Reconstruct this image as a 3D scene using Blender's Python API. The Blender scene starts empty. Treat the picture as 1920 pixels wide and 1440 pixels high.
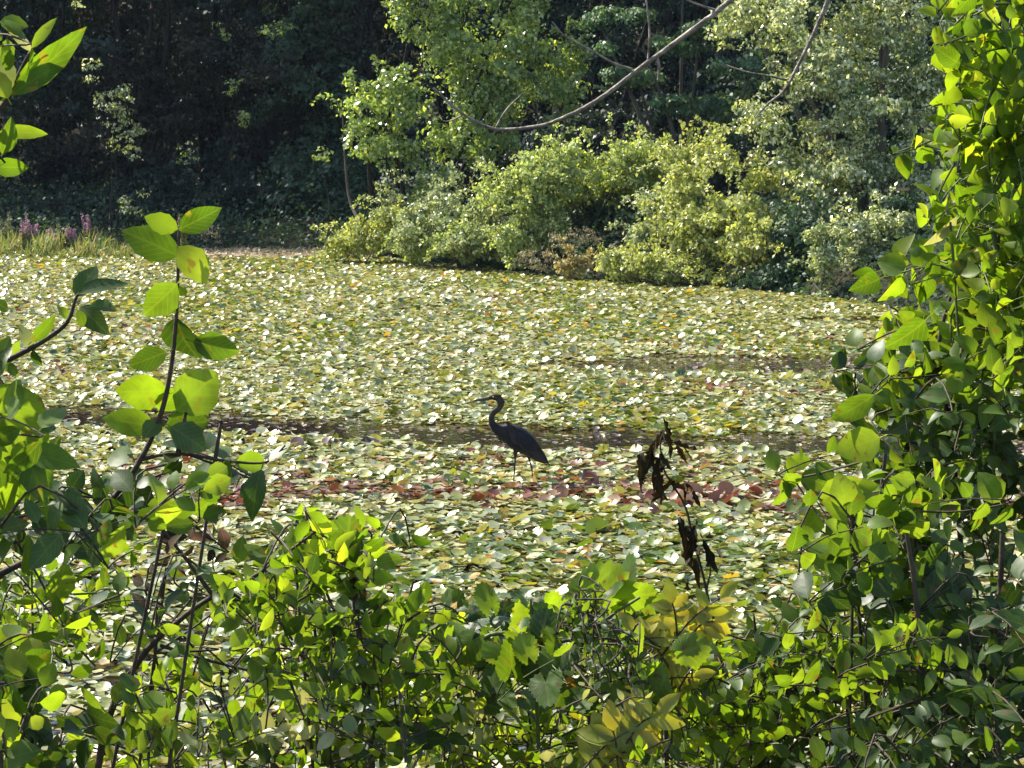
import bpy, bmesh, math
import numpy as np
from mathutils import Vector
rng = np.random.default_rng(11)
scene = bpy.context.scene
COL = scene.collection
R = math.radians

# ------------------------------------------------------------------ camera, sky, sun
FPX, PITCH, CAMZ = 4950.0, R(5.48), 4.0
cd = bpy.data.cameras.new("camera"); cam = bpy.data.objects.new("camera", cd); COL.objects.link(cam)
cam.location = (0, 0, CAMZ); cam.rotation_euler = (R(90) - PITCH, 0, 0)
cd.sensor_width = 36; cd.lens = 36 * FPX / 1920; cd.clip_start = .1; cd.clip_end = 1500
scene.camera = cam
SUN_AZ, SUN_EL = R(-57), R(48)            # azimuth from +Y, negative = to the left
w = bpy.data.worlds.new("World"); scene.world = w; w.use_nodes = True
nt = w.node_tree; bg = nt.nodes['Background']
sky = nt.nodes.new('ShaderNodeTexSky'); sky.sky_type = 'NISHITA'; sky.sun_disc = False
sky.sun_elevation = SUN_EL; sky.sun_rotation = SUN_AZ
nt.links.new(sky.outputs[0], bg.inputs[0]); bg.inputs[1].default_value = .13
ld = bpy.data.lights.new("sun", 'SUN'); sun = bpy.data.objects.new("sun", ld); COL.objects.link(sun)
ld.energy = 5.0; ld.angle = R(.5); ld.color = (1, .94, .82)
SD = Vector((math.sin(SUN_AZ) * math.cos(SUN_EL), math.cos(SUN_AZ) * math.cos(SUN_EL), math.sin(SUN_EL)))
sun.rotation_euler = (-SD).to_track_quat('-Z', 'Y').to_euler(); sun.location = (-30, 30, 60)
scene.view_settings.view_transform = 'Standard'; scene.view_settings.look = 'None'
scene.view_settings.exposure = 1.15; scene.view_settings.gamma = 1
scene.render.engine = 'CYCLES'
cy = scene.cycles
cy.max_bounces = 6; cy.diffuse_bounces = 3; cy.glossy_bounces = 2; cy.transmission_bounces = 4
cy.use_denoising = True

def W(px, py, D):
    """the world point at depth D (metres ahead) seen at photo position px, py"""
    a, b = px - 960, 720 - py
    y = FPX * math.cos(PITCH) + b * math.sin(PITCH)
    z = -FPX * math.sin(PITCH) + b * math.cos(PITCH)
    k = D / y
    return np.array([a * k, D, CAMZ + z * k])

# ------------------------------------------------------------------ mesh helpers
class MB:
    def __init__(s): s.v = []; s.f = []; s.uv = []; s.m = []; s.n = 0
    def add(s, v, f, uv=None, mi=0):
        v = np.asarray(v, float).reshape(-1, 3); f = np.asarray(f, int)
        s.v.append(v); s.f.append(f + s.n); s.n += len(v)
        s.uv.append(np.zeros((len(v), 2)) if uv is None else uv); s.m.append(np.full(len(f), mi)); return s
    def build(s, name, mats, parent=None, smooth=True, origin=None):
        v = np.concatenate(s.v); uv = np.concatenate(s.uv)
        if origin is not None: v = v - np.asarray(origin, float)
        loops = np.concatenate([f.ravel() for f in s.f])
        tot = np.concatenate([np.full(len(f), f.shape[1]) for f in s.f])
        st = np.concatenate([[0], np.cumsum(tot)[:-1]])
        me = bpy.data.meshes.new(name)
        me.vertices.add(len(v)); me.vertices.foreach_set('co', v.ravel().astype(np.float32))
        me.loops.add(len(loops)); me.loops.foreach_set('vertex_index', loops.astype(np.int32))
        me.polygons.add(len(tot)); me.polygons.foreach_set('loop_start', st.astype(np.int32))
        me.polygons.foreach_set('loop_total', tot.astype(np.int32))
        me.polygons.foreach_set('material_index', np.concatenate(s.m).astype(np.int32))
        me.polygons.foreach_set('use_smooth', np.full(len(tot), smooth))
        u = me.uv_layers.new(name='UVMap'); u.data.foreach_set('uv', uv[loops].ravel().astype(np.float32))
        for m in (mats if isinstance(mats, (list, tuple)) else [mats]): me.materials.append(m)
        me.update(calc_edges=True)
        o = bpy.data.objects.new(name, me); COL.objects.link(o)
        if parent is not None: o.parent = parent
        if origin is not None and parent is None: o.location = origin
        return o

def tag(o, label=None, cat=None, group=None, kind=None):
    if label: o['label'] = label
    if cat: o['category'] = cat
    if group: o['group'] = group
    if kind: o['kind'] = kind
    return o
def thing(name, label, cat, loc, group=None):
    o = bpy.data.objects.new(name, None); COL.objects.link(o); o.location = tuple(loc); o.empty_display_size = .2
    return tag(o, label, cat, group)

def unit(a): return a / np.maximum(np.linalg.norm(a, axis=-1, keepdims=True), 1e-9)
def rdir(n): return unit(rng.normal(size=(n, 3)))

def tube(pts, rad, sides=7, jag=0):
    pts = np.asarray(pts, float); n = len(pts); rad = np.broadcast_to(np.asarray(rad, float), (n,)) if np.ndim(rad) < 2 else rad
    t = unit(np.gradient(pts, axis=0)); ref = np.array([0.31, -.9, .1]) if abs(t[:, 1]).max() < .9 else np.array([0, 0, 1.])
    a = unit(np.cross(t, ref)); b = np.cross(t, a)
    th = np.linspace(0, 2 * np.pi, sides, endpoint=False)
    ring = a[:, None] * np.cos(th)[None, :, None] + b[:, None] * np.sin(th)[None, :, None]
    rr = rad[:, None, None] * (1 + jag * rng.normal(size=(n, sides, 1)))
    v = (pts[:, None] + ring * rr).reshape(-1, 3)
    i, j = np.meshgrid(np.arange(n - 1), np.arange(sides), indexing='ij'); j2 = (j + 1) % sides
    f = np.stack([i * sides + j, i * sides + j2, (i + 1) * sides + j2, (i + 1) * sides + j], -1).reshape(-1, 4)
    uv = np.stack([np.tile(th / 6.28, n), np.repeat(np.linspace(0, 1, n), sides)], -1)
    return v, f, uv
def smooth_pts(P, k=5):
    P = np.asarray(P, float)
    if len(P) < 3:
        t = np.linspace(0, 1, k + 1)[:, None]; return P[0] * (1 - t) + P[-1] * t
    Q = np.vstack([2 * P[0] - P[1], P, 2 * P[-1] - P[-2]]); out = []
    for i in range(1, len(Q) - 2):
        for t in np.linspace(0, 1, k, endpoint=False):
            p0, p1, p2, p3 = Q[i - 1:i + 3]
            out.append(.5 * (2 * p1 + (p2 - p0) * t + (2 * p0 - 5 * p1 + 4 * p2 - p3) * t * t + (3 * p1 - p0 - 3 * p2 + p3) * t ** 3))
    out.append(Q[-2]); return np.array(out)

# ------------------------------------------------------------------ leaf templates (y = length 0..1, z = face)
def blade(width=.5, m=6, shape=1.0, serr=0., curl=.25, fold=.2, petiole=.18, wave=0.):
    V, UV = [], []
    ys = np.concatenate([[-petiole, -.02], np.linspace(.0, 1, m + 1)])
    for k, y in enumerate(ys):
        if y < .0: hw = .012
        else:
            hw = width * .5 * max(.012, math.sin(math.pi * min(1, max(0, y)) ** shape) ** .8)
            if serr: hw *= 1 + serr * (1 if k % 2 else -1)
        z = -curl * max(y, 0) ** 2
        wv = wave * math.sin(y * 9)
        V += [(-hw, y, z + fold * hw + wv), (0, y, z), (hw, y, z + fold * hw - wv)]
        UV += [(-hw / width, y), (0, y), (hw / width, y)]
    F = []
    for k in range(len(ys) - 1):
        a = 3 * k; F += [(a, a + 1, a + 4, a + 3), (a + 1, a + 2, a + 5, a + 4)]
    return np.array(V), np.array(F), np.array(UV)
def lobed(lobes=5, depth=.35, n=40, cup=.18, teeth=.06):
    th = np.linspace(-math.pi * .92, math.pi * .92, n)
    r = .5 * (1 - depth * (.5 - .5 * np.cos(th * lobes / 1.84 * 1.0))) * (1 - .1 * np.abs(th) / math.pi)
    r *= 1 + teeth * np.where(np.arange(n) % 2, 1, -1)
    x = r * np.sin(th); y = .42 + r * np.cos(th)
    V = [(0, .3, 0)]; UV = [(0, .3)]
    for fr in (.55, 1.):
        for a, b in zip(x, y):
            px, py = a * fr, .3 + (b - .3) * fr
            V.append((px, py, -cup * (px * px * 2 + (py - .3) ** 2) + .02 * math.sin(14 * px + 9 * py))); UV.append((px, py))
    F = [(0, 1 + i, 1 + i + 1, 1 + i + 1) for i in range(n - 1)]
    tri = np.array([(0, 2 + i, 1 + i) for i in range(n - 1)])
    quad = np.array([(1 + i, 2 + i, 2 + n + i, 1 + n + i) for i in range(n - 1)])
    return np.array(V), (tri, quad), np.array(UV)
T_OVATE = [blade(.55, 7, .85, .0, .3, .25), blade(.6, 8, .85, .05, .15, .1), blade(.5, 7, .95, .03, .45, .35, wave=.012)]
T_SLIM = [blade(.35, 8, .85, 0, .3, .2), blade(.31, 8, .9, .03, .4, .25)]
T_ROUND = [blade(.78, 8, .95, .05, .25, .15), blade(.85, 8, .9, .04, .4, .2, wave=.02), blade(.72, 8, 1.05, .05, .1, .3)]
T_NARROW = [blade(.36, 6, .9, 0, .3, .3), blade(.3, 6, .9, 0, .15, .3)]
T_LOBED = [lobed(5, .38), lobed(3, .3, cup=.4), lobed(5, .28, cup=.05)]
T_HEART = [blade(.82, 8, .62, .0, .3, .2, .35), blade(.75, 8, .66, .03, .45, .3, .35), blade(.7, 7, .7, 0, .2, .45, .3)]
T_CRUMPLED = [blade(.3, 7, .8, .25, .9, 1.6, wave=.1), blade(.24, 6, .9, .3, -.6, 2.0, wave=.12), blade(.28, 9, 1.1, .2, 1.3, 1.2, wave=.08)]
def far_leaf():
    V = np.array([(0, 0, 0), (.33, .45, .06), (0, 1, -.12), (-.33, .45, .06)])
    return V, np.array([(0, 1, 2, 3)]), V[:, :2]
T_FAR = [far_leaf()]
T_PAD = []
for cup, notch in ((.16, .25), (.3, .3), (.05, .2)):
    n = 14; th = np.linspace(notch, 2 * math.pi - notch, n)
    rr = 1 + .05 * np.sin(th * 3 + cup * 20)
    V = [(0, 0, 0)] + [(.6 * math.cos(t) , .6 * math.sin(t) , cup * .3) for t in th] + \
        [(r * math.cos(t), r * math.sin(t), cup + .06 * math.sin(3 * t + cup * 9)) for t, r in zip(th, rr)]
    tri = np.array([(0, 1 + i, 2 + i) for i in range(n - 1)])
    quad = np.array([(1 + i, 1 + n + i, 2 + n + i, 2 + i) for i in range(n - 1)])
    V = np.array(V); T_PAD.append((V, (tri, quad), V[:, :2]))
hx = np.linspace(0, 2 * math.pi, 7)[:6]
T_PADFAR = []
for cup in (.12, .28):
    V = np.array([(0, 0, 0)] + [(math.cos(t), math.sin(t), cup * (1 + .5 * math.sin(2 * t))) for t in hx])
    T_PADFAR.append((V, np.array([(0, 1 + i, 1 + (i + 1) % 6) for i in range(6)]), V[:, :2]))

def scatter(mb, temps, pos, d, nrm, size, mi=0):
    pos = np.asarray(pos, float); n = len(pos)
    if n == 0: return
    y = unit(np.asarray(d, float)); x = unit(np.cross(y, nrm)); z = np.cross(x, y)
    size = np.broadcast_to(size, (n,))
    pick = rng.integers(0, len(temps), n)
    for k, (V, F, UV) in enumerate(temps):
        s = np.where(pick == k)[0]
        if len(s) == 0: continue
        P = (V[None, :, 0, None] * x[s, None] + V[None, :, 1, None] * y[s, None] + V[None, :, 2, None] * z[s, None]) * size[s, None, None] + pos[s, None]
        off = (np.arange(len(s)) * len(V))[:, None, None]
        Fs = F if isinstance(F, tuple) else (F,)
        uv = np.tile(UV, (len(s), 1))
        base = mb.n
        for q, FF in enumerate(Fs):
            ff = (FF[None] + off).reshape(-1, FF.shape[1])
            if q == 0: mb.add(P.reshape(-1, 3), ff, uv, mi)
            else: mb.f.append(ff + base); mb.m.append(np.full(len(ff), mi))

# ------------------------------------------------------------------ materials
def new_mat(name):
    m = bpy.data.materials.new(name); m.use_nodes = True; n = m.node_tree.nodes; l = m.node_tree.links
    n.clear(); out = n.new('ShaderNodeOutputMaterial'); return m, n, l, out
def ramp(n, cols, interp='LINEAR'):
    r = n.new('ShaderNodeValToRGB'); e = r.color_ramp.elements; r.color_ramp.interpolation = interp
    for i, c in enumerate(cols):
        p = c[0]
        el = e[i] if i < 2 else e.new(p)
        el.position = p; el.color = (*c[1], 1)
    return r
def leaf_mat(name, cols, trans=.4, rough=.42, spec=.5, tmul=(1.9, 1.7, .5), veins=False, interp='LINEAR', blotch=None):
    """cols: [(pos, rgb)] picked per leaf; translucent side is yellower, as light through a real leaf is"""
    m, n, l, out = new_mat(name)
    g = n.new('ShaderNodeNewGeometry'); r = ramp(n, cols, interp); l.new(g.outputs['Random Per Island'], r.inputs[0])
    col = r.outputs[0]
    tc = n.new('ShaderNodeTexCoord')
    nz = n.new('ShaderNodeTexNoise'); nz.inputs['Scale'].default_value = 2.5 if not veins else 30; l.new(tc.outputs['Object'], nz.inputs[0])
    hs = n.new('ShaderNodeHueSaturation'); l.new(col, hs.inputs['Color'])
    mr = n.new('ShaderNodeMapRange'); mr.inputs[1].default_value = .3; mr.inputs[2].default_value = .7
    mr.inputs[3].default_value = .72; mr.inputs[4].default_value = 1.25; l.new(nz.outputs[0], mr.inputs[0]); l.new(mr.outputs[0], hs.inputs['Value'])
    col = hs.outputs[0]
    if veins:
        uv = n.new('ShaderNodeUVMap'); sp = n.new('ShaderNodeSeparateXYZ'); l.new(uv.outputs[0], sp.inputs[0])
        ab = n.new('ShaderNodeMath'); ab.operation = 'ABSOLUTE'; l.new(sp.outputs[0], ab.inputs[0])
        s1 = n.new('ShaderNodeMath'); s1.operation = 'MULTIPLY_ADD'; l.new(ab.outputs[0], s1.inputs[0]); s1.inputs[1].default_value = -.8; l.new(sp.outputs[1], s1.inputs[2])
        s2 = n.new('ShaderNodeMath'); s2.operation = 'MULTIPLY'; l.new(s1.outputs[0], s2.inputs[0]); s2.inputs[1].default_value = 7
        fr = n.new('ShaderNodeMath'); fr.operation = 'FRACT'; l.new(s2.outputs[0], fr.inputs[0])
        lt = n.new('ShaderNodeMath'); lt.operation = 'LESS_THAN'; l.new(fr.outputs[0], lt.inputs[0]); lt.inputs[1].default_value = .13
        md = n.new('ShaderNodeMath'); md.operation = 'LESS_THAN'; l.new(ab.outputs[0], md.inputs[0]); md.inputs[1].default_value = .03
        mx = n.new('ShaderNodeMath'); mx.operation = 'MAXIMUM'; l.new(lt.outputs[0], mx.inputs[0]); l.new(md.outputs[0], mx.inputs[1])
        ml = n.new('ShaderNodeMath'); ml.operation = 'MULTIPLY'; l.new(mx.outputs[0], ml.inputs[0]); ml.inputs[1].default_value = .17
        mm = n.new('ShaderNodeMixRGB'); l.new(ml.outputs[0], mm.inputs[0]); l.new(col, mm.inputs[1]); mm.inputs[2].default_value = (.26, .3, .08, 1); col = mm.outputs[0]
        if blotch:
            n2 = n.new('ShaderNodeTexNoise'); n2.inputs['Scale'].default_value = 55; l.new(tc.outputs['Object'], n2.inputs[0])
            gt = n.new('ShaderNodeMapRange'); gt.inputs[1].default_value = .63; gt.inputs[2].default_value = .7; l.new(n2.outputs[0], gt.inputs[0])
            m3 = n.new('ShaderNodeMixRGB'); l.new(gt.outputs[0], m3.inputs[0]); l.new(col, m3.inputs[1]); m3.inputs[2].default_value = (*blotch, 1); col = m3.outputs[0]
    p = n.new('ShaderNodeBsdfPrincipled'); l.new(col, p.inputs['Base Color']); p.inputs['Roughness'].default_value = rough
    p.inputs['Specular IOR Level'].default_value = spec
    t = n.new('ShaderNodeBsdfTranslucent'); vm = n.new('ShaderNodeVectorMath'); vm.operation = 'MULTIPLY'
    l.new(col, vm.inputs[0]); vm.inputs[1].default_value = tmul; l.new(vm.outputs[0], t.inputs[0])
    mix = n.new('ShaderNodeMixShader'); mix.inputs[0].default_value = trans
    l.new(p.outputs[0], mix.inputs[1]); l.new(t.outputs[0], mix.inputs[2]); l.new(mix.outputs[0], out.inputs[0])
    if veins:
        b = n.new('ShaderNodeBump'); b.inputs['Strength'].default_value = .35; b.inputs['Distance'].default_value = .004
        l.new(nz.outputs[0], b.inputs['Height']); l.new(b.outputs[0], p.inputs['Normal'])
    return m
def plain_mat(name, c1, c2, scale=6, rough=.8, spec=.3, bump=.4, stretch=(1, 1, 1)):
    m, n, l, out = new_mat(name)
    tc = n.new('ShaderNodeTexCoord'); mp = n.new('ShaderNodeMapping'); mp.inputs['Scale'].default_value = stretch
    l.new(tc.outputs['Object'], mp.inputs[0])
    nz = n.new('ShaderNodeTexNoise'); nz.inputs['Scale'].default_value = scale; nz.inputs['Detail'].default_value = 6; l.new(mp.outputs[0], nz.inputs[0])
    r = ramp(n, [(.3, c1), (.7, c2)]); l.new(nz.outputs[0], r.inputs[0])
    p = n.new('ShaderNodeBsdfPrincipled'); l.new(r.outputs[0], p.inputs['Base Color']); p.inputs['Roughness'].default_value = rough
    p.inputs['Specular IOR Level'].default_value = spec
    b = n.new('ShaderNodeBump'); b.inputs['Strength'].default_value = bump; b.inputs['Distance'].default_value = .02
    l.new(nz.outputs[0], b.inputs['Height']); l.new(b.outputs[0], p.inputs['Normal']); l.new(p.outputs[0], out.inputs[0])
    return m
def sc(c, k): return tuple(min(.9, x * k) for x in c)

M = {}
M['ground'] = plain_mat('ground', (.018, .018, .01), (.04, .036, .02), 3, .95, .1)
M['bark'] = plain_mat('bark', (.07, .06, .05), (.16, .14, .115), 9, .9, .2, .8, (1, 1, .25))
M['bark_dark'] = plain_mat('bark_dark', (.02, .018, .016), (.04, .036, .03), 9, .95, .1, .6, (1, 1, .25))
M['bark_pale'] = plain_mat('bark_pale', (.3, .26, .22), (.5, .45, .4), 14, .8, .3, .5, (1, 1, .4))
M['twig'] = plain_mat('twig', (.03, .02, .012), (.075, .052, .03), 40, .7, .4, .3)
M['twig_red'] = plain_mat('twig_red', (.14, .05, .04), (.22, .09, .06), 40, .6, .4, .3)
M['twig_green'] = plain_mat('twig_green', (.06, .09, .025), (.12, .14, .04), 40, .6, .4, .3)
M['forest'] = leaf_mat('forest', [(0, (.016, .03, .024)), (.5, (.026, .044, .032)), (1, (.045, .066, .042))], .2, .5, .35, (1.3, 1.4, .6))  # the dim bluish shade of the wood is put into these leaf colours
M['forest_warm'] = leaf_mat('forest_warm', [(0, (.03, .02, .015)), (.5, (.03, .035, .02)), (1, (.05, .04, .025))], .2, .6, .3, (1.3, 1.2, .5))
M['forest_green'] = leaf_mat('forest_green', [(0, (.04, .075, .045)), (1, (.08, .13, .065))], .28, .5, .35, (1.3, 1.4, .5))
M['vine'] = leaf_mat('vine', [(0, (0.105, 0.164, 0.053)), (.5, (0.224, 0.314, 0.090)), (1, (0.508, 0.553, 0.194))], .4, .3, .9, (1.6, 1.6, .6))  # far bank leaves from here: sunlit brightness is put into the colours
M['silver'] = leaf_mat('silver', [(0, (0.111, 0.166, 0.049)), (.4, (0.206, 0.257, 0.098)), (.7, (0.507, 0.514, 0.269)), (1, (0.800, 0.800, 0.563))], .34, .26, 1., (1.5, 1.5, .7))  # the near-white stops paint sun sparkles into the leaf colour
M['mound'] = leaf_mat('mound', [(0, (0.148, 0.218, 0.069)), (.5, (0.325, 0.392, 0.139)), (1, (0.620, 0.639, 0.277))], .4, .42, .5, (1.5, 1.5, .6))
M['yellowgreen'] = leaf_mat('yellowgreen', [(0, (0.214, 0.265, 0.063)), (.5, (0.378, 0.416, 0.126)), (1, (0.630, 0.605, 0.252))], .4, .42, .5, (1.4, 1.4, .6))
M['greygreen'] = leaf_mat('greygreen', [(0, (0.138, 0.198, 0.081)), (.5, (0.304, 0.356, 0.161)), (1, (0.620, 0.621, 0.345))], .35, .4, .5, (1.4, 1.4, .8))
M['gold'] = leaf_mat('gold', [(0, (.22, .22, .06)), (.5, (.38, .3, .1)), (1, (.45, .4, .2))], .4, .5, .4, (1.2, 1.1, .7))
M['dryweed'] = leaf_mat('dryweed', [(0, (.17, .2, .1)), (.5, (.28, .26, .15)), (1, (.36, .27, .2))], .3, .6, .3, (1.1, 1., .8))
M['pine'] = leaf_mat('pine', [(0, (0.054, 0.108, 0.054)), (.6, (0.126, 0.216, 0.108)), (1, (0.234, 0.342, 0.162))], .3, .45, .4, (1.3, 1.3, .6))
M['reed'] = leaf_mat('reed', [(0, (.12, .2, .05)), (.4, (.22, .27, .08)), (.8, (.38, .36, .13)), (1, (.45, .36, .2))], .35, .5, .4, (1.2, 1.1, .6))
M['litter'] = leaf_mat('litter', [(0, (.3, .2, .13)), (.6, (.45, .33, .24)), (1, (.35, .36, .2))], .2, .7, .3, (1, 1, .8))
M['flower'] = leaf_mat('flower', [(0, (.45, .18, .36)), (.6, (.55, .3, .42)), (1, (.5, .38, .34))], .3, .5, .3, (1, 1, 1))
PADC = [(0, (.05, .08, .015)), (.22, (.16, .19, .04)), (.42, (.29, .3, .08)), (.6, (.45, .43, .17)), (.76, (.27, .31, .16)), (.88, (.62, .58, .38)), (.96, (.36, .28, .1)), (1, (.45, .32, .13))]  # pale stops paint glare on pads, the darkest stop sharpens the glint contrast
M['pad'] = leaf_mat('pad', PADC, .2, .33, 1., (1.4, 1.3, .6))
M['pad_red'] = leaf_mat('pad_red', [(0, (.08, .025, .02)), (.3, (.17, .06, .035)), (.55, (.28, .14, .08)), (.75, (.14, .2, .04)), (.85, (.42, .38, .2)), (1, (.45, .2, .15))], .25, .35, .6, (1.3, 1, .7))
M['pad_green'] = leaf_mat('pad_green', [(0, (.05, .09, .015)), (.7, (.13, .18, .03)), (.9, (.35, .3, .06)), (1, (.5, .22, .03))], .4, .35, .6, (1.6, 1.5, .4))
M['pad_brown'] = leaf_mat('pad_brown', [(0, (.05, .03, .03)), (.5, (.12, .08, .07)), (.8, (.25, .18, .13)), (1, (.4, .36, .24))], .2, .45, .5, (1.2, 1, .8))
# near foliage
M['lime'] = leaf_mat('lime', [(0, (.04, .08, .012)), (.4, (.09, .15, .018)), (.8, (.15, .21, .025)), (1, (.25, .29, .05))], .62, .46, .35, (2.0, 2.0, .35), True, blotch=(.16, .13, .03))  # lit copy of the near leaves; uneven lighting is put into the ramp
M['lime_yellow'] = leaf_mat('lime_yellow', [(0, (.18, .23, .03)), (.5, (.28, .3, .04)), (1, (.4, .36, .05))], .5, .4, .5, (1.7, 1.45, .4), True)
M['mid_green'] = leaf_mat('mid_green', [(0, (0.046, 0.098, 0.016)), (.5, (0.085, 0.156, 0.023)), (1, (0.143, 0.221, 0.039))], .55, .46, .35, (2.2, 1.9, .35), True, blotch=(.12, .09, .03))
M['shaded_green'] = leaf_mat('shaded_green', [(0, (0.019, 0.046, 0.010)), (.6, (0.039, 0.078, 0.016)), (1, (0.078, 0.130, 0.026))], .35, .46, .38, (2., 1.9, .35), True, blotch=(.09, .07, .03))  # shaded copy of the near leaves; the shade is in the dark colour
M['pale_leaf'] = leaf_mat('pale_leaf', [(0, (.16, .22, .06)), (.5, (.26, .3, .12)), (1, (.4, .4, .26))], .4, .3, .7, (1.5, 1.4, .5), True)
M['dead_leaf'] = leaf_mat('dead_leaf', [(0, (.014, .01, .006)), (.75, (.035, .02, .01)), (1, (.13, .05, .02))], .15, .8, .2, (1.2, .9, .6), True)
M['orange_leaf'] = leaf_mat('orange_leaf', [(0, (.5, .22, .02)), (1, (.55, .34, .04))], .45, .5, .4, (1.4, 1.1, .5), True)

# water: dark, still, faintly rippled
m, n, l, out = new_mat('water'); M['water'] = m
p = n.new('ShaderNodeBsdfPrincipled'); p.inputs['Base Color'].default_value = (.02, .014, .01, 1); p.inputs['Roughness'].default_value = .06; p.inputs['IOR'].default_value = 1.33
tc = n.new('ShaderNodeTexCoord'); nz = n.new('ShaderNodeTexNoise'); nz.inputs['Scale'].default_value = 5; nz.inputs['Detail'].default_value = 3
l.new(tc.outputs['Object'], nz.inputs[0]); b = n.new('ShaderNodeBump'); b.inputs['Strength'].default_value = .12; b.inputs['Distance'].default_value = .02
l.new(nz.outputs[0], b.inputs['Height']); l.new(b.outputs[0], p.inputs['Normal']); l.new(p.outputs[0], out.inputs[0])

# ------------------------------------------------------------------ ground and water
SX = np.array([-80, -18, -10, -6, .3, 2, 5.8, 7.5, 9.1, 14, 25, 80.]); SY = np.array([86, 87, 88, 87, 74, 70, 66, 63, 58, 48, 36, 25.])
def shore(x): return np.interp(x, SX, SY)
def gz(x, y):
    x = np.asarray(x, float); y = np.asarray(y, float)
    near = 2.4 - .0 * y - .24 * np.maximum(y - .5, 0)
    far = (y - shore(x)) * .22
    far = np.where(far > 1.2, 1.2 + (far - 1.2) * .07, far)
    far = far + np.clip((y - 119) * .9, 0, 22)
    h = np.maximum(np.maximum(near, far), -.7)
    return np.minimum(h, 40) + .06 * np.sin(x * 1.3 + y * .7) * (h > .1)
xs = np.unique(np.concatenate([np.linspace(-600, -60, 14), np.linspace(-60, 60, 121), np.linspace(60, 600, 14)]))
ys = np.unique(np.concatenate([np.linspace(-300, -10, 8), np.linspace(-10, 130, 141), np.linspace(130, 900, 20)]))
X, Y = np.meshgrid(xs, ys, indexing='ij'); Z = gz(X, Y)
i, j = np.meshgrid(np.arange(len(xs) - 1), np.arange(len(ys) - 1), indexing='ij'); k = len(ys)
F = np.stack([i * k + j, (i + 1) * k + j, (i + 1) * k + j + 1, i * k + j + 1], -1).reshape(-1, 4)
mb = MB(); mb.add(np.stack([X, Y, Z], -1), F); tag(mb.build('ground', M['ground']), kind='structure')
mb = MB(); mb.add([(-600, -2, 0), (600, -2, 0), (600, 140, 0), (-600, 140, 0)], [(0, 1, 2, 3)]); tag(mb.build('water', M['water']), kind='structure')

# ------------------------------------------------------------------ lily pads
def wav(x, y, s=0):
    return (np.sin(x * .9 + 1.3 * np.sin(y * .35 + s)) + np.sin(y * .8 + 1.7 * np.sin(x * .5 + 2 + s)) + np.sin(x * 2.3 + y * 1.1 + s) * .6) / 2.6
def fine(x, y, s=0):
    return (np.sin(x * 5.1 + 2 * np.sin(y * 2.2 + s)) + np.sin(y * 2.9 + 2 * np.sin(x * 3.1 + s))) / 2
N = 300000
y = 12 + 77 * rng.random(N * 2) ** .95
hw = .223 * y + 1.5; x = (rng.random(N * 2) * 2 - 1) * hw
acc = rng.random(N * 2) < hw / hw.max() * 1.25
x, y = x[acc][:N], y[acc][:N]
keep = y < shore(x) - .15
x, y = x[keep], y[keep]
gapc = np.interp(x, [-9, -6.7, -1, 1, 4.3, 8], [37.4, 37., 34.6, 34., 33.4, 33.])           # the open water lane behind the heron
gap = np.abs(y - gapc) < (1.1 + .4 * wav(x * 1.6, y * .7) + .35 * fine(x * .8, y))
brown = (np.abs(y - 44.6 - .12 * x) < (1.8 + .9 * wav(x, y)) * np.clip((x + .2 * fine(x, y) * 3 - .3) / 2.5, 0, 1)) & (x > .3)
lane2 = (np.abs(y - 55.5) < .7 + .3 * wav(x, y)) & (x > 6)
red = (np.abs(y - 28.9 + .12 * x + .5 * wav(x * 1.5, y)) < .9 + .8 * fine(x * .9, y, 3)) & (x > -4.5)
red2 = (np.abs(y - 31.6) < .7 + .5 * wav(x, y, 5)) & (x < 0)
u = rng.random(len(x))
keep = np.where(gap, u < .15 + .13 * fine(x * 2, y * 2), np.where(lane2, u < .05, np.where(brown, u < .14 + .12 * fine(x, y, 1), np.where(red, u < .72, u < .85 + .3 * wav(x, y, 7) + .2 * fine(x, y, 2)))))
x, y, gap, brown, red, red2 = [q[keep] for q in (x, y, gap, brown, red, red2)]
n0 = len(x)
matid = np.zeros(n0, int)
u = rng.random(n0)
matid[red & (u < .72)] = 1; matid[red2 & (u < .2)] = 1; matid[brown & (u < .8)] = 3; matid[gap & (u < .8)] = 3
matid[(wav(x * .8, y * .5, 9) > np.where(y > 50, .05, .35)) & (matid == 0) & (u < .4)] = 2
matid[(wav(x * .6, y * .8, 4) > .5) & (matid == 0) & (u < .18)] = 1
rad = (.042 + .04 * rng.random(n0) ** 1.5) * np.interp(y, [12, 20, 50, 70], [1.15, 1.0, 1.05, 1.1])
tilt = np.abs(rng.normal(size=n0)) * R(8) + (rng.random(n0) < .26) * R(34) * rng.random(n0)
tilt[gap] *= .7; rad[gap] *= .6; rad[brown] *= .7
ta = rng.random(n0) * 2 * np.pi
nr = np.stack([np.sin(tilt) * np.cos(ta), np.sin(tilt) * np.sin(ta), np.cos(tilt)], -1)
dd = np.stack([np.cos(ta * 3.7), np.sin(ta * 3.7), np.zeros(n0)], -1); dd = unit(dd - nr * (dd * nr).sum(-1, keepdims=True))
pos = np.stack([x, y, .006 + rad * np.sin(tilt) + .035 * rng.random(n0)], -1)
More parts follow.
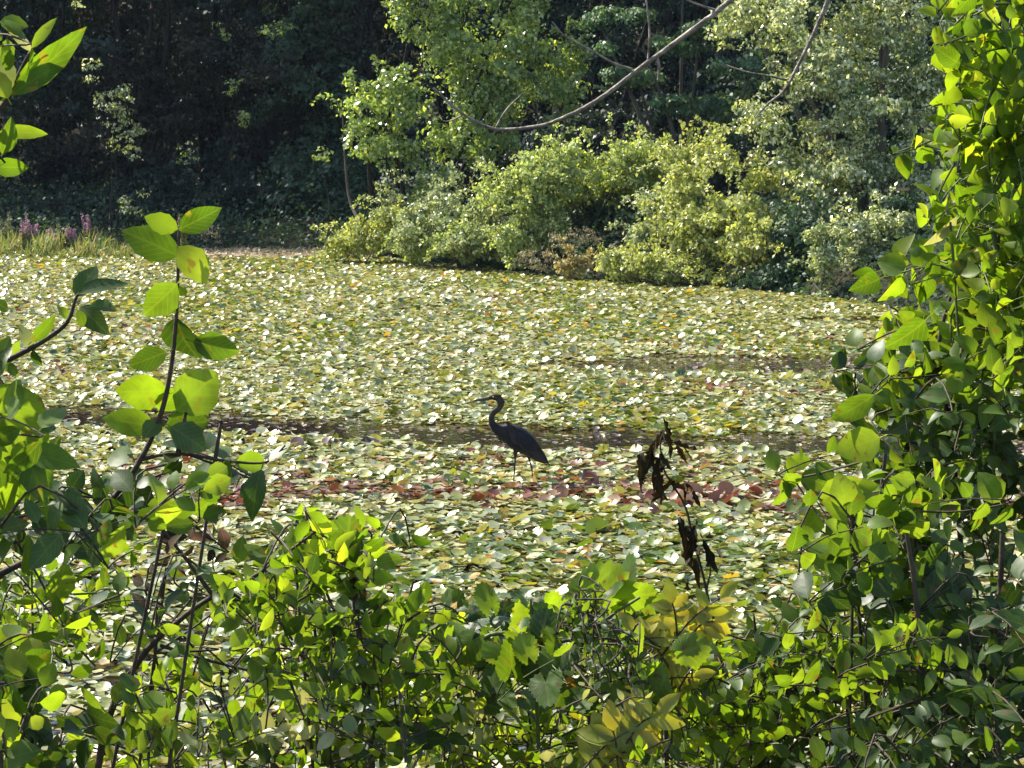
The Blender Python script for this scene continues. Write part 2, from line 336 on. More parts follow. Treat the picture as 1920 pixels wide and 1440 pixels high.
# the pads that show largest and are not behind the shrubs become things of their own
pxx = 960 + x / y * FPX * .995; pyy = 245 + CAMZ / y * FPX
openw = (pxx > 330) & (pxx < 1540) & (pyy > 700) & (pyy < np.interp(pxx, [330, 440, 520, 740, 880, 1060, 1250, 1440, 1540], [1060, 960, 950, 1110, 1110, 1060, 1080, 1090, 980]))
cand = np.where(openw)[0]; cand = cand[np.argsort(-rad[cand] / y[cand])][:285]
single = np.zeros(n0, bool); single[cand] = True
PM = [M['pad'], M['pad_red'], M['pad_green'], M['pad_brown']]
mb = MB()
for k in range(4):
    s = (matid == k) & ~single & (y < 45); scatter(mb, T_PAD, pos[s], dd[s], nr[s], rad[s], k)
    s = (matid == k) & ~single & (y >= 45); scatter(mb, T_PADFAR, pos[s], dd[s], nr[s], rad[s], k)
tag(mb.build('lily_pads', PM, smooth=True), 'carpet of yellow green floating lily pads covering the pond', 'lily pads', kind='stuff')
def pad_object(T, mat, label, p, d, nn, r):
    V, Fs, UV = T
    mb = MB(); mb.add(V * r, Fs[0], UV); mb.f.append(Fs[1]); mb.m.append(np.zeros(len(Fs[1]), int))
    return mb.build('lily_pad', mat)
protos = {}
SHADE = {'pad': [('yellow_pad', (.33, .32, .1), 'floating lily pad of plain yellow green, lying among thousands alike'), ('pale_pad', (.45, .43, .27), 'floating lily pad coloured pale for glare among yellow green ones'), ('green_pad', (.17, .22, .05), 'mid green floating lily pad lying among paler yellow ones'), ('grey_pad', (.25, .29, .17), 'dull grey green floating lily pad lying among yellow ones')],  # the pale tint paints glare onto single pads
         'pad_red': [('red_pad', (.3, .1, .07), 'reddish brown floating lily pad in the russet streak near the heron'), ('orange_pad', (.42, .22, .1), 'orange tinted floating lily pad in the russet streak near the heron')],
         'pad_green': [('olive_pad', (.11, .16, .03), 'dark olive green floating lily pad in a green patch')],
         'pad_brown': [('brown_pad', (.2, .13, .09), 'brown floating lily pad at the edge of the open water lane')]}
for fam in SHADE:
    for nm, c, _ in SHADE[fam]:
        M[nm] = leaf_mat(nm, [(0, sc(c, .8)), (1, sc(c, 1.25))], .22, .32, .7, (1.4, 1.3, .6))
from mathutils import Matrix
for q in cand:
    fam = ['pad', 'pad_red', 'pad_green', 'pad_brown'][matid[q]]
    nm, c, lab = SHADE[fam][rng.integers(0, len(SHADE[fam]))]
    T = rng.integers(0, 3)
    if (nm, T) not in protos: protos[(nm, T)] = o = pad_object(T_PAD[T], M[nm], lab, None, None, None, 1.0)
    else: o = protos[(nm, T)].copy(); COL.objects.link(o)
    yv = dd[q]; zv = nr[q]; xv = np.cross(yv, zv)
    mt = Matrix(((xv[0], yv[0], zv[0], 0), (xv[1], yv[1], zv[1], 0), (xv[2], yv[2], zv[2], 0), (0, 0, 0, 1)))
    o.matrix_world = Matrix.Translation(pos[q]) @ mt @ Matrix.Scale(rad[q], 4)
    tag(o, lab, 'lily pad', {'pad': 'floating lily pads', 'pad_red': 'russet lily pads', 'pad_green': 'olive lily pads', 'pad_brown': 'brown lily pads'}[fam] + (' of ' + nm.split('_')[0] + ' tint'))

# raised green pads standing out of the water beside the heron
def raised_cluster(px, py, n, mat, label, spread=.45, size=.052, hgt=.1):
    D = CAMZ * FPX / (py - 245); c = W(px, py, D); c[2] = 0
    root = thing('water_lily_plant', label, 'water plant', c, 'raised water lily clumps')
    mb = MB(); st = MB()
    P = np.stack([rng.normal(size=n) * spread * .5, rng.normal(size=n) * spread * .8, hgt * (.3 + rng.random(n))], -1)
    nn = unit(rng.normal(size=(n, 3)) * .6 + [0, -.5, .8]); d = unit(np.cross(nn, rdir(n)))
    scatter(mb, T_PAD, P, d, nn, size * (.7 + .6 * rng.random(n)))
    for p_ in P: st.add(*tube([p_ * [1, 1, 0] + [0, 0, -.1], p_], .006, 5))
    mb.build('foliage', mat, root); st.build('stem', M['twig_red'], root)
raised_cluster(1010, 925, 9, M['pad_green'], 'dark green raised lily leaves just right of the heron feet')
raised_cluster(862, 918, 9, M['pad_green'], 'dark green raised lily leaves left of the heron feet')
raised_cluster(1055, 910, 5, M['pad_red'], 'orange and red raised lily leaves right of the heron', .3)
raised_cluster(905, 950, 5, M['pad_red'], 'reddish raised lily leaves below and left of the heron', .4)
raised_cluster(1120, 1005, 3, M['pad_green'], 'single olive raised lily clump in open pads below the heron', .1, .13)
raised_cluster(1440, 965, 5, M['pad_green'], 'small green lily clump right of the withered stalk', .3, .1)
raised_cluster(1330, 950, 9, M['pad_red'], 'dark red raised lily leaves behind the withered stalk', .6, .1)
raised_cluster(1150, 940, 9, M['pad_red'], 'long streak of russet lily leaves between heron and withered stalk', .9, .09, .08)
raised_cluster(650, 845, 7, M['pad_brown'], 'brown decaying lily leaves at the left edge of the open lane', .8, .09, .06)

# ------------------------------------------------------------------ heron
HD = CAMZ * FPX / (913 - 245)
hc = W(976, 913, HD); hc[2] = 0
heron = thing('heron', 'dark slate heron standing in shallow water among lily pads', 'heron', hc)
HS = .000889
def hp(cx, cy, yy=0): return np.array([(cx - 800) * HS, yy, (1330 - cy) * HS])
def loft(secs, sides=16):
    """secs: (crop x, crop y, radius in plane, radius across, offset y)"""
    P = np.array([hp(s[0], s[1], s[4] if len(s) > 4 else 0) for s in secs]); ra = np.array([s[2] for s in secs]) * HS; rb = np.array([s[3] for s in secs]) * HS
    t = unit(np.gradient(P, axis=0)); b = np.tile([0, 1., 0], (len(P), 1)); a = unit(np.cross(b, t)); b = np.cross(t, a)
    th = np.linspace(0, 2 * np.pi, sides, endpoint=False)
    v = P[:, None] + a[:, None] * (np.cos(th)[None, :, None] * ra[:, None, None]) + b[:, None] * (np.sin(th)[None, :, None] * rb[:, None, None])
    n_ = len(P); i, j = np.meshgrid(np.arange(n_ - 1), np.arange(sides), indexing='ij'); j2 = (j + 1) % sides
    f = np.stack([i * sides + j, i * sides + j2, (i + 1) * sides + j2, (i + 1) * sides + j], -1).reshape(-1, 4).tolist()
    vv = v.reshape(-1, 3)
    caps = [list(range(sides))[::-1], [(n_ - 1) * sides + q for q in range(sides)]]
    return vv, f, caps
def interp_secs(secs, k=4):
    A = np.array([list(s) + [0] * (5 - len(s)) for s in secs], float); Q = []
    P3 = smooth_pts(A[:, :3], k); P3b = smooth_pts(A[:, [0, 3, 4]], k)
    return [(a[0], a[1], max(a[2], 1), max(b_[1], 1), b_[2]) for a, b_ in zip(P3, P3b)]
bm = bmesh.new()
def bm_loft(secs, sides=16, k=4):
    v, f, caps = loft(interp_secs(secs, k), sides)
    vs = [bm.verts.new(p) for p in v]
    for q in f + caps: bm.faces.new([vs[i] for i in q])
bm_loft([(385, 213, 14, 12), (425, 200, 30, 22), (470, 195, 44, 32), (520, 210, 48, 34), (548, 255, 46, 32), (543, 305, 42, 30), (505, 355, 40, 30), (455, 395, 40, 32),
         (430, 450, 38, 34), (436, 515, 42, 38), (475, 580, 56, 48), (540, 625, 78, 70), (630, 650, 118, 105), (720, 695, 148, 125), (820, 765, 145, 125), (920, 845, 118, 105), (1010, 925, 88, 75), (1080, 985, 60, 48), (1130, 1030, 30, 22)], 20)
# legs: feathered thigh, hock, shank, sunk to the bed through the pads; toes
def leg(top, hock, foot, yy):
    bm_loft([(top[0], top[1] - 60, 48, 40, yy * .6), (top[0], top[1], 34, 26, yy), ((top[0] + hock[0]) / 2, (top[1] + hock[1]) / 2, 12, 10, yy), (hock[0], hock[1], 14, 11, yy),
             (hock[0] + (foot[0] - hock[0]) * .1, hock[1] + 40, 9, 8, yy), (foot[0], foot[1] - 8, 10, 9, yy)], 10)
    for dx, dy in ((-70, 0), (-55, 35), (-55, -35), (50, 0)):
        a = hp(foot[0], foot[1] - 8, yy); b_ = hp(foot[0] + dx, foot[1] + 6, yy + dy * HS)
        v, f, _ = tube([a, (a + b_) / 2 + [0, 0, .006], b_], [.008, .007, .004], 8)
        vs = [bm.verts.new(p) for p in v]
        for q in f: bm.faces.new([vs[i] for i in q])
        bm.faces.new([vs[i] for i in range(8)][::-1]); bm.faces.new([vs[16 + i] for i in range(8)])
leg((738, 870), (722, 1120), (705, 1330), -.04)
leg((895, 930), (945, 1120), (965, 1330), .05)
bmesh.ops.recalc_face_normals(bm, faces=bm.faces)
me = bpy.data.meshes.new('body'); bm.to_mesh(me); bm.free()
tmp = bpy.data.objects.new('tmp', me); COL.objects.link(tmp)
md = tmp.modifiers.new('r', 'REMESH'); md.mode = 'VOXEL'; md.voxel_size = .0058
ms = tmp.modifiers.new('s', 'SMOOTH'); ms.factor = .5; ms.iterations = 3
me2 = bpy.data.meshes.new_from_object(tmp.evaluated_get(bpy.context.evaluated_depsgraph_get()))
bpy.data.objects.remove(tmp); me2.name = 'body'
for p_ in me2.polygons: p_.use_smooth = True
m, n, l, out = new_mat('heron_plumage'); M['plumage'] = m
tc = n.new('ShaderNodeTexCoord'); sp = n.new('ShaderNodeSeparateXYZ'); l.new(tc.outputs['Object'], sp.inputs[0])
zr = ramp(n, [(0, (.03, .032, .02)), (.34, (.03, .03, .02)), (.44, (.01, .009, .011)), (.66, (.015, .013, .017)), (.74, (.035, .028, .018)), (1, (.035, .03, .02))])
mr = n.new('ShaderNodeMapRange'); mr.inputs[1].default_value = 0; mr.inputs[2].default_value = 1.05; l.new(sp.outputs[2], mr.inputs[0]); l.new(mr.outputs[0], zr.inputs[0])
nz = n.new('ShaderNodeTexNoise'); nz.inputs['Scale'].default_value = 35; mp = n.new('ShaderNodeMapping'); mp.inputs['Rotation'].default_value = (0, .8, 0); mp.inputs['Scale'].default_value = (.3, 1, 1.6)
l.new(tc.outputs['Object'], mp.inputs[0]); l.new(mp.outputs[0], nz.inputs[0])
hs = n.new('ShaderNodeHueSaturation'); l.new(zr.outputs[0], hs.inputs['Color']); m2 = n.new('ShaderNodeMapRange'); m2.inputs[1].default_value = .35; m2.inputs[2].default_value = .65; m2.inputs[3].default_value = .6; m2.inputs[4].default_value = 1.5
l.new(nz.outputs[0], m2.inputs[0]); l.new(m2.outputs[0], hs.inputs['Value'])
p = n.new('ShaderNodeBsdfPrincipled'); l.new(hs.outputs[0], p.inputs['Base Color']); p.inputs['Roughness'].default_value = .7; p.inputs['Specular IOR Level'].default_value = .25
b = n.new('ShaderNodeBump'); b.inputs['Strength'].default_value = .5; b.inputs['Distance'].default_value = .01; l.new(nz.outputs[0], b.inputs['Height']); l.new(b.outputs[0], p.inputs['Normal'])
l.new(p.outputs[0], out.inputs[0])
me2.materials.clear(); me2.materials.append(m)
body = bpy.data.objects.new('body', me2); COL.objects.link(body); body.parent = heron
M['wing'] = plain_mat('heron_wing', (.008, .0065, .008), (.035, .026, .03), 30, .6, .4, .5, (.3, 1, 1.5))
M['bill'] = plain_mat('heron_bill', (.035, .028, .012), (.09, .07, .025), 30, .45, .5, .1)
M['eye'] = plain_mat('heron_eye', (.5, .38, .05), (.55, .4, .06), 5, .2, .6, 0)
mb = MB()   # upper and lower bill
v, f, c = loft([(395, 212, 22, 15), (330, 220, 17, 12), (260, 230, 13, 9), (195, 243, 4, 3)], 10); mb.add(v, f)
v, f, c = loft([(400, 226, 17, 12), (330, 236, 13, 9), (250, 244, 9, 7), (205, 249, 3, 2)], 10); mb.add(v, f)
mb.build('beak', M['bill'], heron)
for s in (-1, 1):
    bm = bmesh.new(); bmesh.ops.create_uvsphere(bm, u_segments=12, v_segments=8, radius=.008); me = bpy.data.meshes.new('eye'); bm.to_mesh(me); bm.free()
    me.materials.append(M['eye']); o = bpy.data.objects.new('eye', me); COL.objects.link(o); o.parent = heron; o.location = hp(452, 190, s * .026)
for s in (-1, 1):     # folded wings: overlapping feathers lying back along the flank
    mb = MB(); Fv = blade(.2, 6, .75, 0, .05, .25, 0)
    for row, (t0, nn_, ln) in enumerate(((0, 12, .30), (.12, 12, .36), (.28, 10, .40))):
        for q in range(nn_):
            a = q / (nn_ - 1)
            cx = 620 + 40 * row * 1.3 + a * 60 + t0 * 420; cyy = 520 + a * 235 + t0 * 420
            yo = s * (.112 - .05 * abs(a - .55) - .02 * row + .004 * q % 2)
            tip = hp(1150 - 110 * (2 - row) + 20 * a, 1015 + 30 * a - 120 * (2 - row) + 12 * q % 7, s * .035)
            b0 = hp(cx, cyy, yo); d = tip - b0; L_ = min(np.linalg.norm(d), ln)
            scatter(mb, [Fv], [b0], [d], [[.1 * s, s * 1., .25]], L_)
    mb.build('wing', M['wing'], heron)
mb = MB()
for q in range(5):
    a = hp(545 + 3 * q, 215 + 4 * q, .004 * (q - 2)); e = a + np.array([.05, 0, -.045 - .006 * q]); mb.add(*tube(smooth_pts([a, (a + e) / 2 + [.008, 0, .006], e]), np.linspace(.004, .001, 11), 5))
mb.build('crest_plume', M['wing'], heron)
mb = MB()
for q in range(16):
    a = hp(445 + 10 * q, 575 + 7 * q + 30 * (q > 5), .02 * math.sin(q * 2.3)); e = a + np.array([.02 + .01 * math.sin(q), .01 * math.cos(q * 3), -.07 - .02 * (q % 3)])
    mb.add(*tube(smooth_pts([a, (a + e) / 2 + [-.01, 0, 0], e]), np.linspace(.007, .001, 11), 5))
mb.build('breast_plume', M['wing'], heron)

# ------------------------------------------------------------------ far trees, shrubs, woodland
def clump_leaves(mb, blobs, nsub, per, lsize, subr=.4, mi=0, up=.35, fill=.25, droop=0.):
    """blobs: (centre, radii). Small leaf clumps ride on the blobs' shells; leaves face outwards and up."""
    vol = np.array([b_[1][0] * b_[1][2] + b_[1][0] * b_[1][1] + b_[1][1] * b_[1][2] for b_ in blobs]); pr = vol / vol.sum()
    which = rng.choice(len(blobs), nsub, p=pr)
    C = np.array([b_[0] for b_ in blobs])[which]; RR = np.array([b_[1] for b_ in blobs])[which]
    d = rdir(nsub); rr = np.where(rng.random(nsub) < fill, rng.random(nsub) ** .4 * .85, .85 + .28 * rng.random(nsub))
    c = C + d * RR * rr[:, None]
    hole = np.sin(c[:, 0] * 2.3 + 2 * np.sin(c[:, 2] * 1.1)) + np.sin(c[:, 2] * 2.9 + 1.5 * np.sin(c[:, 0] * 1.7 + 1)) + .6 * np.sin(c[:, 1] * 2)
    kk = hole < 1.0; c, d = c[kk], d[kk]; nsub = len(c)
    sr = subr * (.4 + 1.1 * rng.random(nsub))
    idx = np.repeat(np.arange(nsub), per); n_ = len(idx)
    ld = rdir(n_); ld[:, 2] = np.where(ld[:, 2] < -.2, -ld[:, 2], ld[:, 2]); ld = unit(ld)
    p = c[idx] + ld * sr[idx, None] * (rng.random(n_) ** .4)[:, None] * [1.15, 1.15, .75]
    if droop: p[:, 2] -= droop * rng.random(n_) ** 2
    cn = unit(d * .7 + rdir(nsub) * .7 + [0, -.1, up])
    nn = unit(ld * .45 + cn[idx] * .8 + rng.normal(size=(n_, 3)) * .38)
    dr = unit(np.cross(nn, rdir(n_)) + [0, 0, -.4])
    scatter(mb, T_FAR, p, dr, nn, lsize * (.6 + .8 * rng.random(n_)), mi)
def roughen(blobs, k=5):
    out = []
    for c, r in blobs:
        out.append((c, r * .82))
        for _ in range(k):
            d = rdir(1)[0]; d[2] = abs(d[2]) * .8 if rng.random() < .7 else d[2]
            out.append((c + d * r * (.75 + .35 * rng.random()), r * (.22 + .3 * rng.random()) * np.array([1, 1, .6 + .6 * rng.random()])))
    return out
def sprays(mb, st, blobs, n, ls):
    for _ in range(n):
        c, r = blobs[rng.integers(len(blobs))]; d = rdir(1)[0]; d[2] = abs(d[2]); d[1] = -abs(d[1]) * .6; d = unit(d)
        p0 = c + d * r * .8; L_ = (.35 + .7 * rng.random()); o = unit(d + rng.normal(size=3) * .4 + [0, 0, .25])
        P = smooth_pts([p0, p0 + o * L_ * .5 + [0, 0, .12 * L_], p0 + o * L_ * .9 + [0, 0, -.02], p0 + o * L_ * 1.15 + [0, 0, -.3 * L_]], 5)
        st.add(*tube(P, np.linspace(.012, .004, len(P)), 4))
        m_ = 34; q = rng.integers(0, len(P), m_); p_ = P[q] + rng.normal(size=(m_, 3)) * .035
        scatter(mb, T_FAR, p_, rdir(m_) + o * .6, rdir(m_) * .7 + [0, -.3, .6], ls * (.6 + .7 * rng.random(m_)))
def limbs(mb, base, tops, r0, crook=.25):
    base = np.asarray(base, float)
    for q, t in enumerate(tops):
        t = np.asarray(t, float); mid = base * .55 + t * .45 + rng.normal(size=3) * crook * np.array([1, 1, .3])
        P = smooth_pts([base - [0, 0, .3], base * .8 + t * .2 * np.array([1, 1, 1]), mid, t], 4)
        mb.add(*tube(P, np.linspace(r0, r0 * .2, len(P)), 8, .06))
def pblob(px, py, rx, ry, D, dep=None):
    k = D / FPX; return (W(px, py, D), np.array([rx * k, dep if dep else (rx + ry) * .5 * k, ry * k]))
def plant(name, label, cat, blobs, nsub, per, ls, mat, trunk=.12, subr=.4, ntops=5, group=None, bark='bark', base=None, trunkname='trunk', **kw):
    if base is None:
        c = np.mean([b_[0] for b_ in blobs], axis=0); base = np.array([c[0], c[1] + .2, 0])
    base = np.array(base, float); base[2] = max(float(gz(base[0], base[1])), -.05)
    root = thing(name, label, cat, base, group)
    if name not in ('forest_tree', 'climbing_vine', 'sapling', 'leaning_snag', 'weed'): nsub = int(nsub * 1.7); per = int(per * .95); ls = ls * 1.35
    tops = [blobs[q % len(blobs)][0] - base + rng.normal(size=3) * blobs[q % len(blobs)][1] * .4 for q in range(ntops)]
    blobs = [(b_[0] - base, b_[1]) for b_ in blobs]
    mb = MB(); st = MB(); clump_leaves(mb, roughen(blobs) if name not in ('sapling', 'leaning_snag', 'weed') else blobs, nsub, per, ls, subr, **kw)
    if name in ('shrub', 'vine_mound', 'willow_shrub', 'vine_covered_tree', 'silvery_tree', 'golden_bush', 'thicket'): sprays(mb, st, blobs, int(nsub / 8), ls)
    mb.build('crown' if trunkname == 'trunk' else 'foliage', mat, root)
    limbs(st, (0, 0, 0), tops, trunk); st.build(trunkname, M[bark], root)
    return root
def tall_tree(px, D, label, mat='forest', h=17, r=3.8, nsub=760, per=44, low=.1, name='forest_tree', tr=.22, ls=.17, group=None):
    b0 = W(px, 300, D); x0 = b0[0]; g = float(gz(x0, D)); blobs = []
    for q in range(11):
        z = g + low + (h - low) * (q + .5) / 11; rad_ = r * (.75 + .5 * rng.random()) * (1 - .45 * (q / 11) ** 3)
        blobs.append((np.array([x0 + rng.normal() * r * .3, D + rng.normal() * r * .25, z]), np.array([rad_ * .8, rad_ * .7, h / 11 * 1.3])))
    return plant(name, label, 'tree', blobs, nsub, per, ls, M[mat], tr, .6, 9, group, 'bark_dark', base=(x0, D, 0), up=.2, fill=.35)

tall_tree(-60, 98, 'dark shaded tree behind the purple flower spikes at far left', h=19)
tall_tree(95, 100, 'dark tree between the flower spikes and the sun flecked vine', 'forest', h=18)
tall_tree(250, 99, 'dark tree directly behind the sun flecked vine', 'forest_warm', h=19)
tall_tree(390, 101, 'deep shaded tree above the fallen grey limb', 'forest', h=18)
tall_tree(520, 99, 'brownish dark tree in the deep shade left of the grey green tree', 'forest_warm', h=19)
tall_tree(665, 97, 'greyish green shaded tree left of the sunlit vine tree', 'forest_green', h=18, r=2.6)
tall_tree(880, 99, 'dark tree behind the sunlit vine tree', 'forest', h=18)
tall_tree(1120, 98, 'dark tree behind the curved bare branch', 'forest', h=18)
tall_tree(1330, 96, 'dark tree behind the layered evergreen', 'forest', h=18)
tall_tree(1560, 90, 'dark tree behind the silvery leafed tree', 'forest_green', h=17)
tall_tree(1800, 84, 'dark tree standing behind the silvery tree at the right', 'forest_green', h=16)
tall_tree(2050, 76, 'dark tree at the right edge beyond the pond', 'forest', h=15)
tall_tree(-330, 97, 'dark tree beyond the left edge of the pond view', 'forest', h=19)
# the mass of wood behind them
mb = MB(); blobs = []
for q in range(190):
    xx = -44 + 88 * rng.random(); yy = 106 + 14 * rng.random(); g = float(gz(xx, yy))
    blobs.append((np.array([xx, yy, g + .5 + 16 * rng.random() ** .8]), np.array([3.5, 2.5, 2.6])))
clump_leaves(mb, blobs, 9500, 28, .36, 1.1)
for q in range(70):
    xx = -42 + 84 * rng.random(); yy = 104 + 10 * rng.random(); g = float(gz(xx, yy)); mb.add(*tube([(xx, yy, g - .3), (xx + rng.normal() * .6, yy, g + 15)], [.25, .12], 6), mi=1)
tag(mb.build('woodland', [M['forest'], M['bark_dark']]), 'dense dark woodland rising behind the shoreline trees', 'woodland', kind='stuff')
# shaded undergrowth at the foot of the left wood
for px, py, rx, ry, lab in ((60, 440, 110, 60, 'dark undergrowth behind the purple flower spikes'), (260, 420, 100, 70, 'dark low bush under the flecked vine'), (430, 430, 110, 60, 'low dark bush below the fallen grey limb'),
                            (560, 400, 100, 90, 'dusky bush at the end of the fallen grey limb')):
    plant('shrub', lab, 'shrub', [pblob(px, py, rx, ry, 93), pblob(px + 40, py - 30, rx * .7, ry, 94)], 130, 40, .13, M['forest'] if px < 500 else M['forest_green'], .05, .4, 6, trunkname='stem')
# vine whose pale leaf colour stands for sun flecks in the dark
plant('climbing_vine', 'vine with sun flecks put into its pale leaves, hanging on a snag against the dark wood', 'vine',
      [pblob(210, 190, 42, 26, 88.5, .5), pblob(218, 250, 22, 50, 88.4, .4), pblob(175, 140, 16, 26, 88.6, .3), pblob(250, 270, 16, 60, 88.6, .3), pblob(130, 5, 28, 20, 88.6, .3), pblob(250, 380, 32, 30, 88.3, .4)],
      60, 20, .11, M['silver'], .03, .22, 4, trunkname='stem', bark='bark_dark')
plant('climbing_vine', 'scattered leaf tufts coloured as faint sun flecks high in the dark wood right of the sun flecked vine', 'vine',  # tufts added as flecks of sun, with the light in their leaf colour
      [pblob(440, 165, 14, 26, 93, .3), pblob(455, 225, 10, 18, 93, .3), pblob(350, 310, 22, 22, 93, .3), pblob(520, 60, 30, 20, 93, .3), pblob(410, 60, 14, 30, 93, .3)], 34, 14, .11, M['vine'], .03, .2, 5, trunkname='stem', bark='bark_dark')
plant('sapling', 'small bright leafed sapling tip against the dark wood', 'sapling', [pblob(600, 292, 15, 12, 88, .2)], 6, 14, .12, M['vine'], .02, .15, 1, trunkname='stem')
plant('sapling', 'sparse sapling with sun flecks put into its pale leaves, left of the fallen grey limb', 'sapling', [pblob(350, 300, 22, 40, 89, .3)], 9, 7, .1, M['silver'], .02, .2, 2, trunkname='stem', bark='bark_dark')  # pale leaf colour stands for flecks of sun
plant('weed', 'dry brown seed headed weed on the shore left of the pond corner', 'weed', [pblob(400, 450, 22, 26, 86, .3)], 16, 26, .06, M['dryweed'], .02, .16, 6, trunkname='stem')
# the sunlit vine tree in the middle
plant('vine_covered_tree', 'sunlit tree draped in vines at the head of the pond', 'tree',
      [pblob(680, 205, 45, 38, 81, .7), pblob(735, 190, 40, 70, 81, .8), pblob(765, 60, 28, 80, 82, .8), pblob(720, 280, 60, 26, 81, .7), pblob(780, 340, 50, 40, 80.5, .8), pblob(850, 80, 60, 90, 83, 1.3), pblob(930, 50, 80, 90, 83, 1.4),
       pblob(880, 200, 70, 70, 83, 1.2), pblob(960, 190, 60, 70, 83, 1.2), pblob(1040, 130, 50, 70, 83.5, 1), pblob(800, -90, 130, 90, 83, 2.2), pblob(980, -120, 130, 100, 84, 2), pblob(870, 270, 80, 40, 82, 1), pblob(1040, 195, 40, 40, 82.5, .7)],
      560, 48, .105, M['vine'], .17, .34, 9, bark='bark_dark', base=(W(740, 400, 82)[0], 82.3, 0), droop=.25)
plant('leaning_snag', 'thin grey leaning trunk left of the vine covered tree', 'tree', [pblob(642, 200, 12, 10, 83.5, .2)], 5, 10, .1, M['forest_green'], .11, .2, 1, bark='bark', base=(W(690, 400, 83.5)[0], 83.5, 0))
# layered evergreen
plant('evergreen_tree', 'dark layered evergreen between the vine tree and the silvery tree', 'tree',
      [pblob(1280, 200, 75, 18, 85, .9), pblob(1240, 95, 80, 18, 85, .9), pblob(1330, 60, 70, 16, 84.5, .9), pblob(1310, 260, 60, 16, 84, .8), pblob(1180, 150, 50, 16, 86, .8), pblob(1150, 30, 60, 18, 86, .8), pblob(1390, 130, 50, 18, 84, .8), pblob(1270, -40, 110, 30, 85.5, 1.4)],
      240, 60, .1, M['pine'], .16, .26, 8, base=(W(1275, 300, 87)[0], 87, 0))
# silvery tree
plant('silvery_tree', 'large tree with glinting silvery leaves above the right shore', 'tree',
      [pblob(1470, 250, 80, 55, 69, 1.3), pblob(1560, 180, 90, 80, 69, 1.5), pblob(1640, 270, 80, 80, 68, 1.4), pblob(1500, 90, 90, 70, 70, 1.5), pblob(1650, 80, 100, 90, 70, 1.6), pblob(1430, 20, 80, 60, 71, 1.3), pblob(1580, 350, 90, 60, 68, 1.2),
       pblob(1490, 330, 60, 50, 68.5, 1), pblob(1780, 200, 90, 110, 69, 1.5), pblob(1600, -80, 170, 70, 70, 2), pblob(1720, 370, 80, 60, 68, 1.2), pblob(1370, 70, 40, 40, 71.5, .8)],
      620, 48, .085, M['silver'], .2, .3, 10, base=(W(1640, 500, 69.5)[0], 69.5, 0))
# mounds on the point
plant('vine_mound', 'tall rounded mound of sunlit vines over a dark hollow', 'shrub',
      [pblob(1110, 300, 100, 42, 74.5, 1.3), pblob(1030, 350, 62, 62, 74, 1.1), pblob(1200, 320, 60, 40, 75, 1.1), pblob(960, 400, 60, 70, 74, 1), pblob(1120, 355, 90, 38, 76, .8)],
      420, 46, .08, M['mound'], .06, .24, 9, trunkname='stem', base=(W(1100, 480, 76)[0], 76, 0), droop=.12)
plant('shrub', 'dark leafy fill standing for the shade in the hollow of the vine mound', 'shrub', [pblob(1150, 410, 85, 60, 76.5, .8)], 110, 36, .1, M['forest_green'], .05, .3, 6, trunkname='stem')  # shade of the hollow put in as dark coloured foliage
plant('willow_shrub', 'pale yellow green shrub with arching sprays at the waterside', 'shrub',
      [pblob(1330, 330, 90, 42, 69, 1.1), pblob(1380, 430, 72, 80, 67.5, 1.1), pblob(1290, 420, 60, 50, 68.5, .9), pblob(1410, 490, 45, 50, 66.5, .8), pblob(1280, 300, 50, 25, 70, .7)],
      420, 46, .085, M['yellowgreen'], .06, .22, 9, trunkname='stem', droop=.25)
plant('shrub', 'grey green shrub between the vine mound and the yellow green shrub', 'shrub', [pblob(1240, 400, 40, 60, 71.5, .7), pblob(1230, 450, 50, 30, 71, .6)], 90, 44, .08, M['greygreen'], .04, .22, 6, trunkname='stem')
plant('shrub', 'low pale shrub at the left tip of the sunlit point', 'shrub', [pblob(680, 460, 60, 26, 79.5, .9), pblob(640, 475, 34, 14, 80, .6), pblob(740, 440, 50, 40, 79, .9)], 150, 44, .08, M['yellowgreen'], .04, .22, 6, trunkname='stem')
plant('shrub', 'grey green waterside shrub left of the vine mound', 'shrub', [pblob(820, 430, 60, 58, 77, 1), pblob(880, 400, 60, 60, 76.5, 1), pblob(900, 470, 60, 34, 74.8, .7)], 260, 46, .08, M['greygreen'], .05, .24, 7, trunkname='stem')
plant('shrub', 'bluish green low bush at the water below the vine tree', 'shrub', [pblob(790, 470, 45, 28, 77, .7), pblob(850, 480, 40, 24, 75.5, .6)], 90, 44, .08, M['mound'], .03, .2, 5, trunkname='stem')
plant('shrub', 'pale twiggy bush above the tip of the sunlit point', 'shrub', [pblob(730, 385, 36, 26, 80, .6), pblob(800, 370, 40, 40, 79.8, .6)], 60, 30, .08, M['silver'], .04, .2, 6, trunkname='stem')
plant('shrub', 'dull green bush at the foot of the vine mound', 'shrub', [pblob(975, 460, 40, 40, 73.4, .6), pblob(1030, 440, 40, 30, 73.6, .6)], 100, 40, .075, M['mound'], .03, .2, 5, trunkname='stem')
plant('weed', 'dry pinkish weeds in front of the dark hollow', 'weed', [pblob(1080, 455, 45, 24, 71.5, .5), pblob(1010, 490, 45, 16, 71.8, .5)], 60, 34, .06, M['dryweed'], .015, .18, 8, trunkname='stem')
plant('golden_bush', 'small golden orange bush at the waterline', 'shrub', [pblob(1085, 505, 36, 22, 70, .5)], 40, 40, .07, M['gold'], .02, .17, 5, trunkname='stem')
plant('shrub', 'low lime green bush along the waterline right of the golden bush', 'shrub', [pblob(1180, 500, 70, 26, 68.5, .6), pblob(1270, 505, 70, 30, 67.6, .6), pblob(1340, 530, 50, 20, 66.8, .5)], 170, 44, .075, M['yellowgreen'], .03, .2, 7, trunkname='stem')
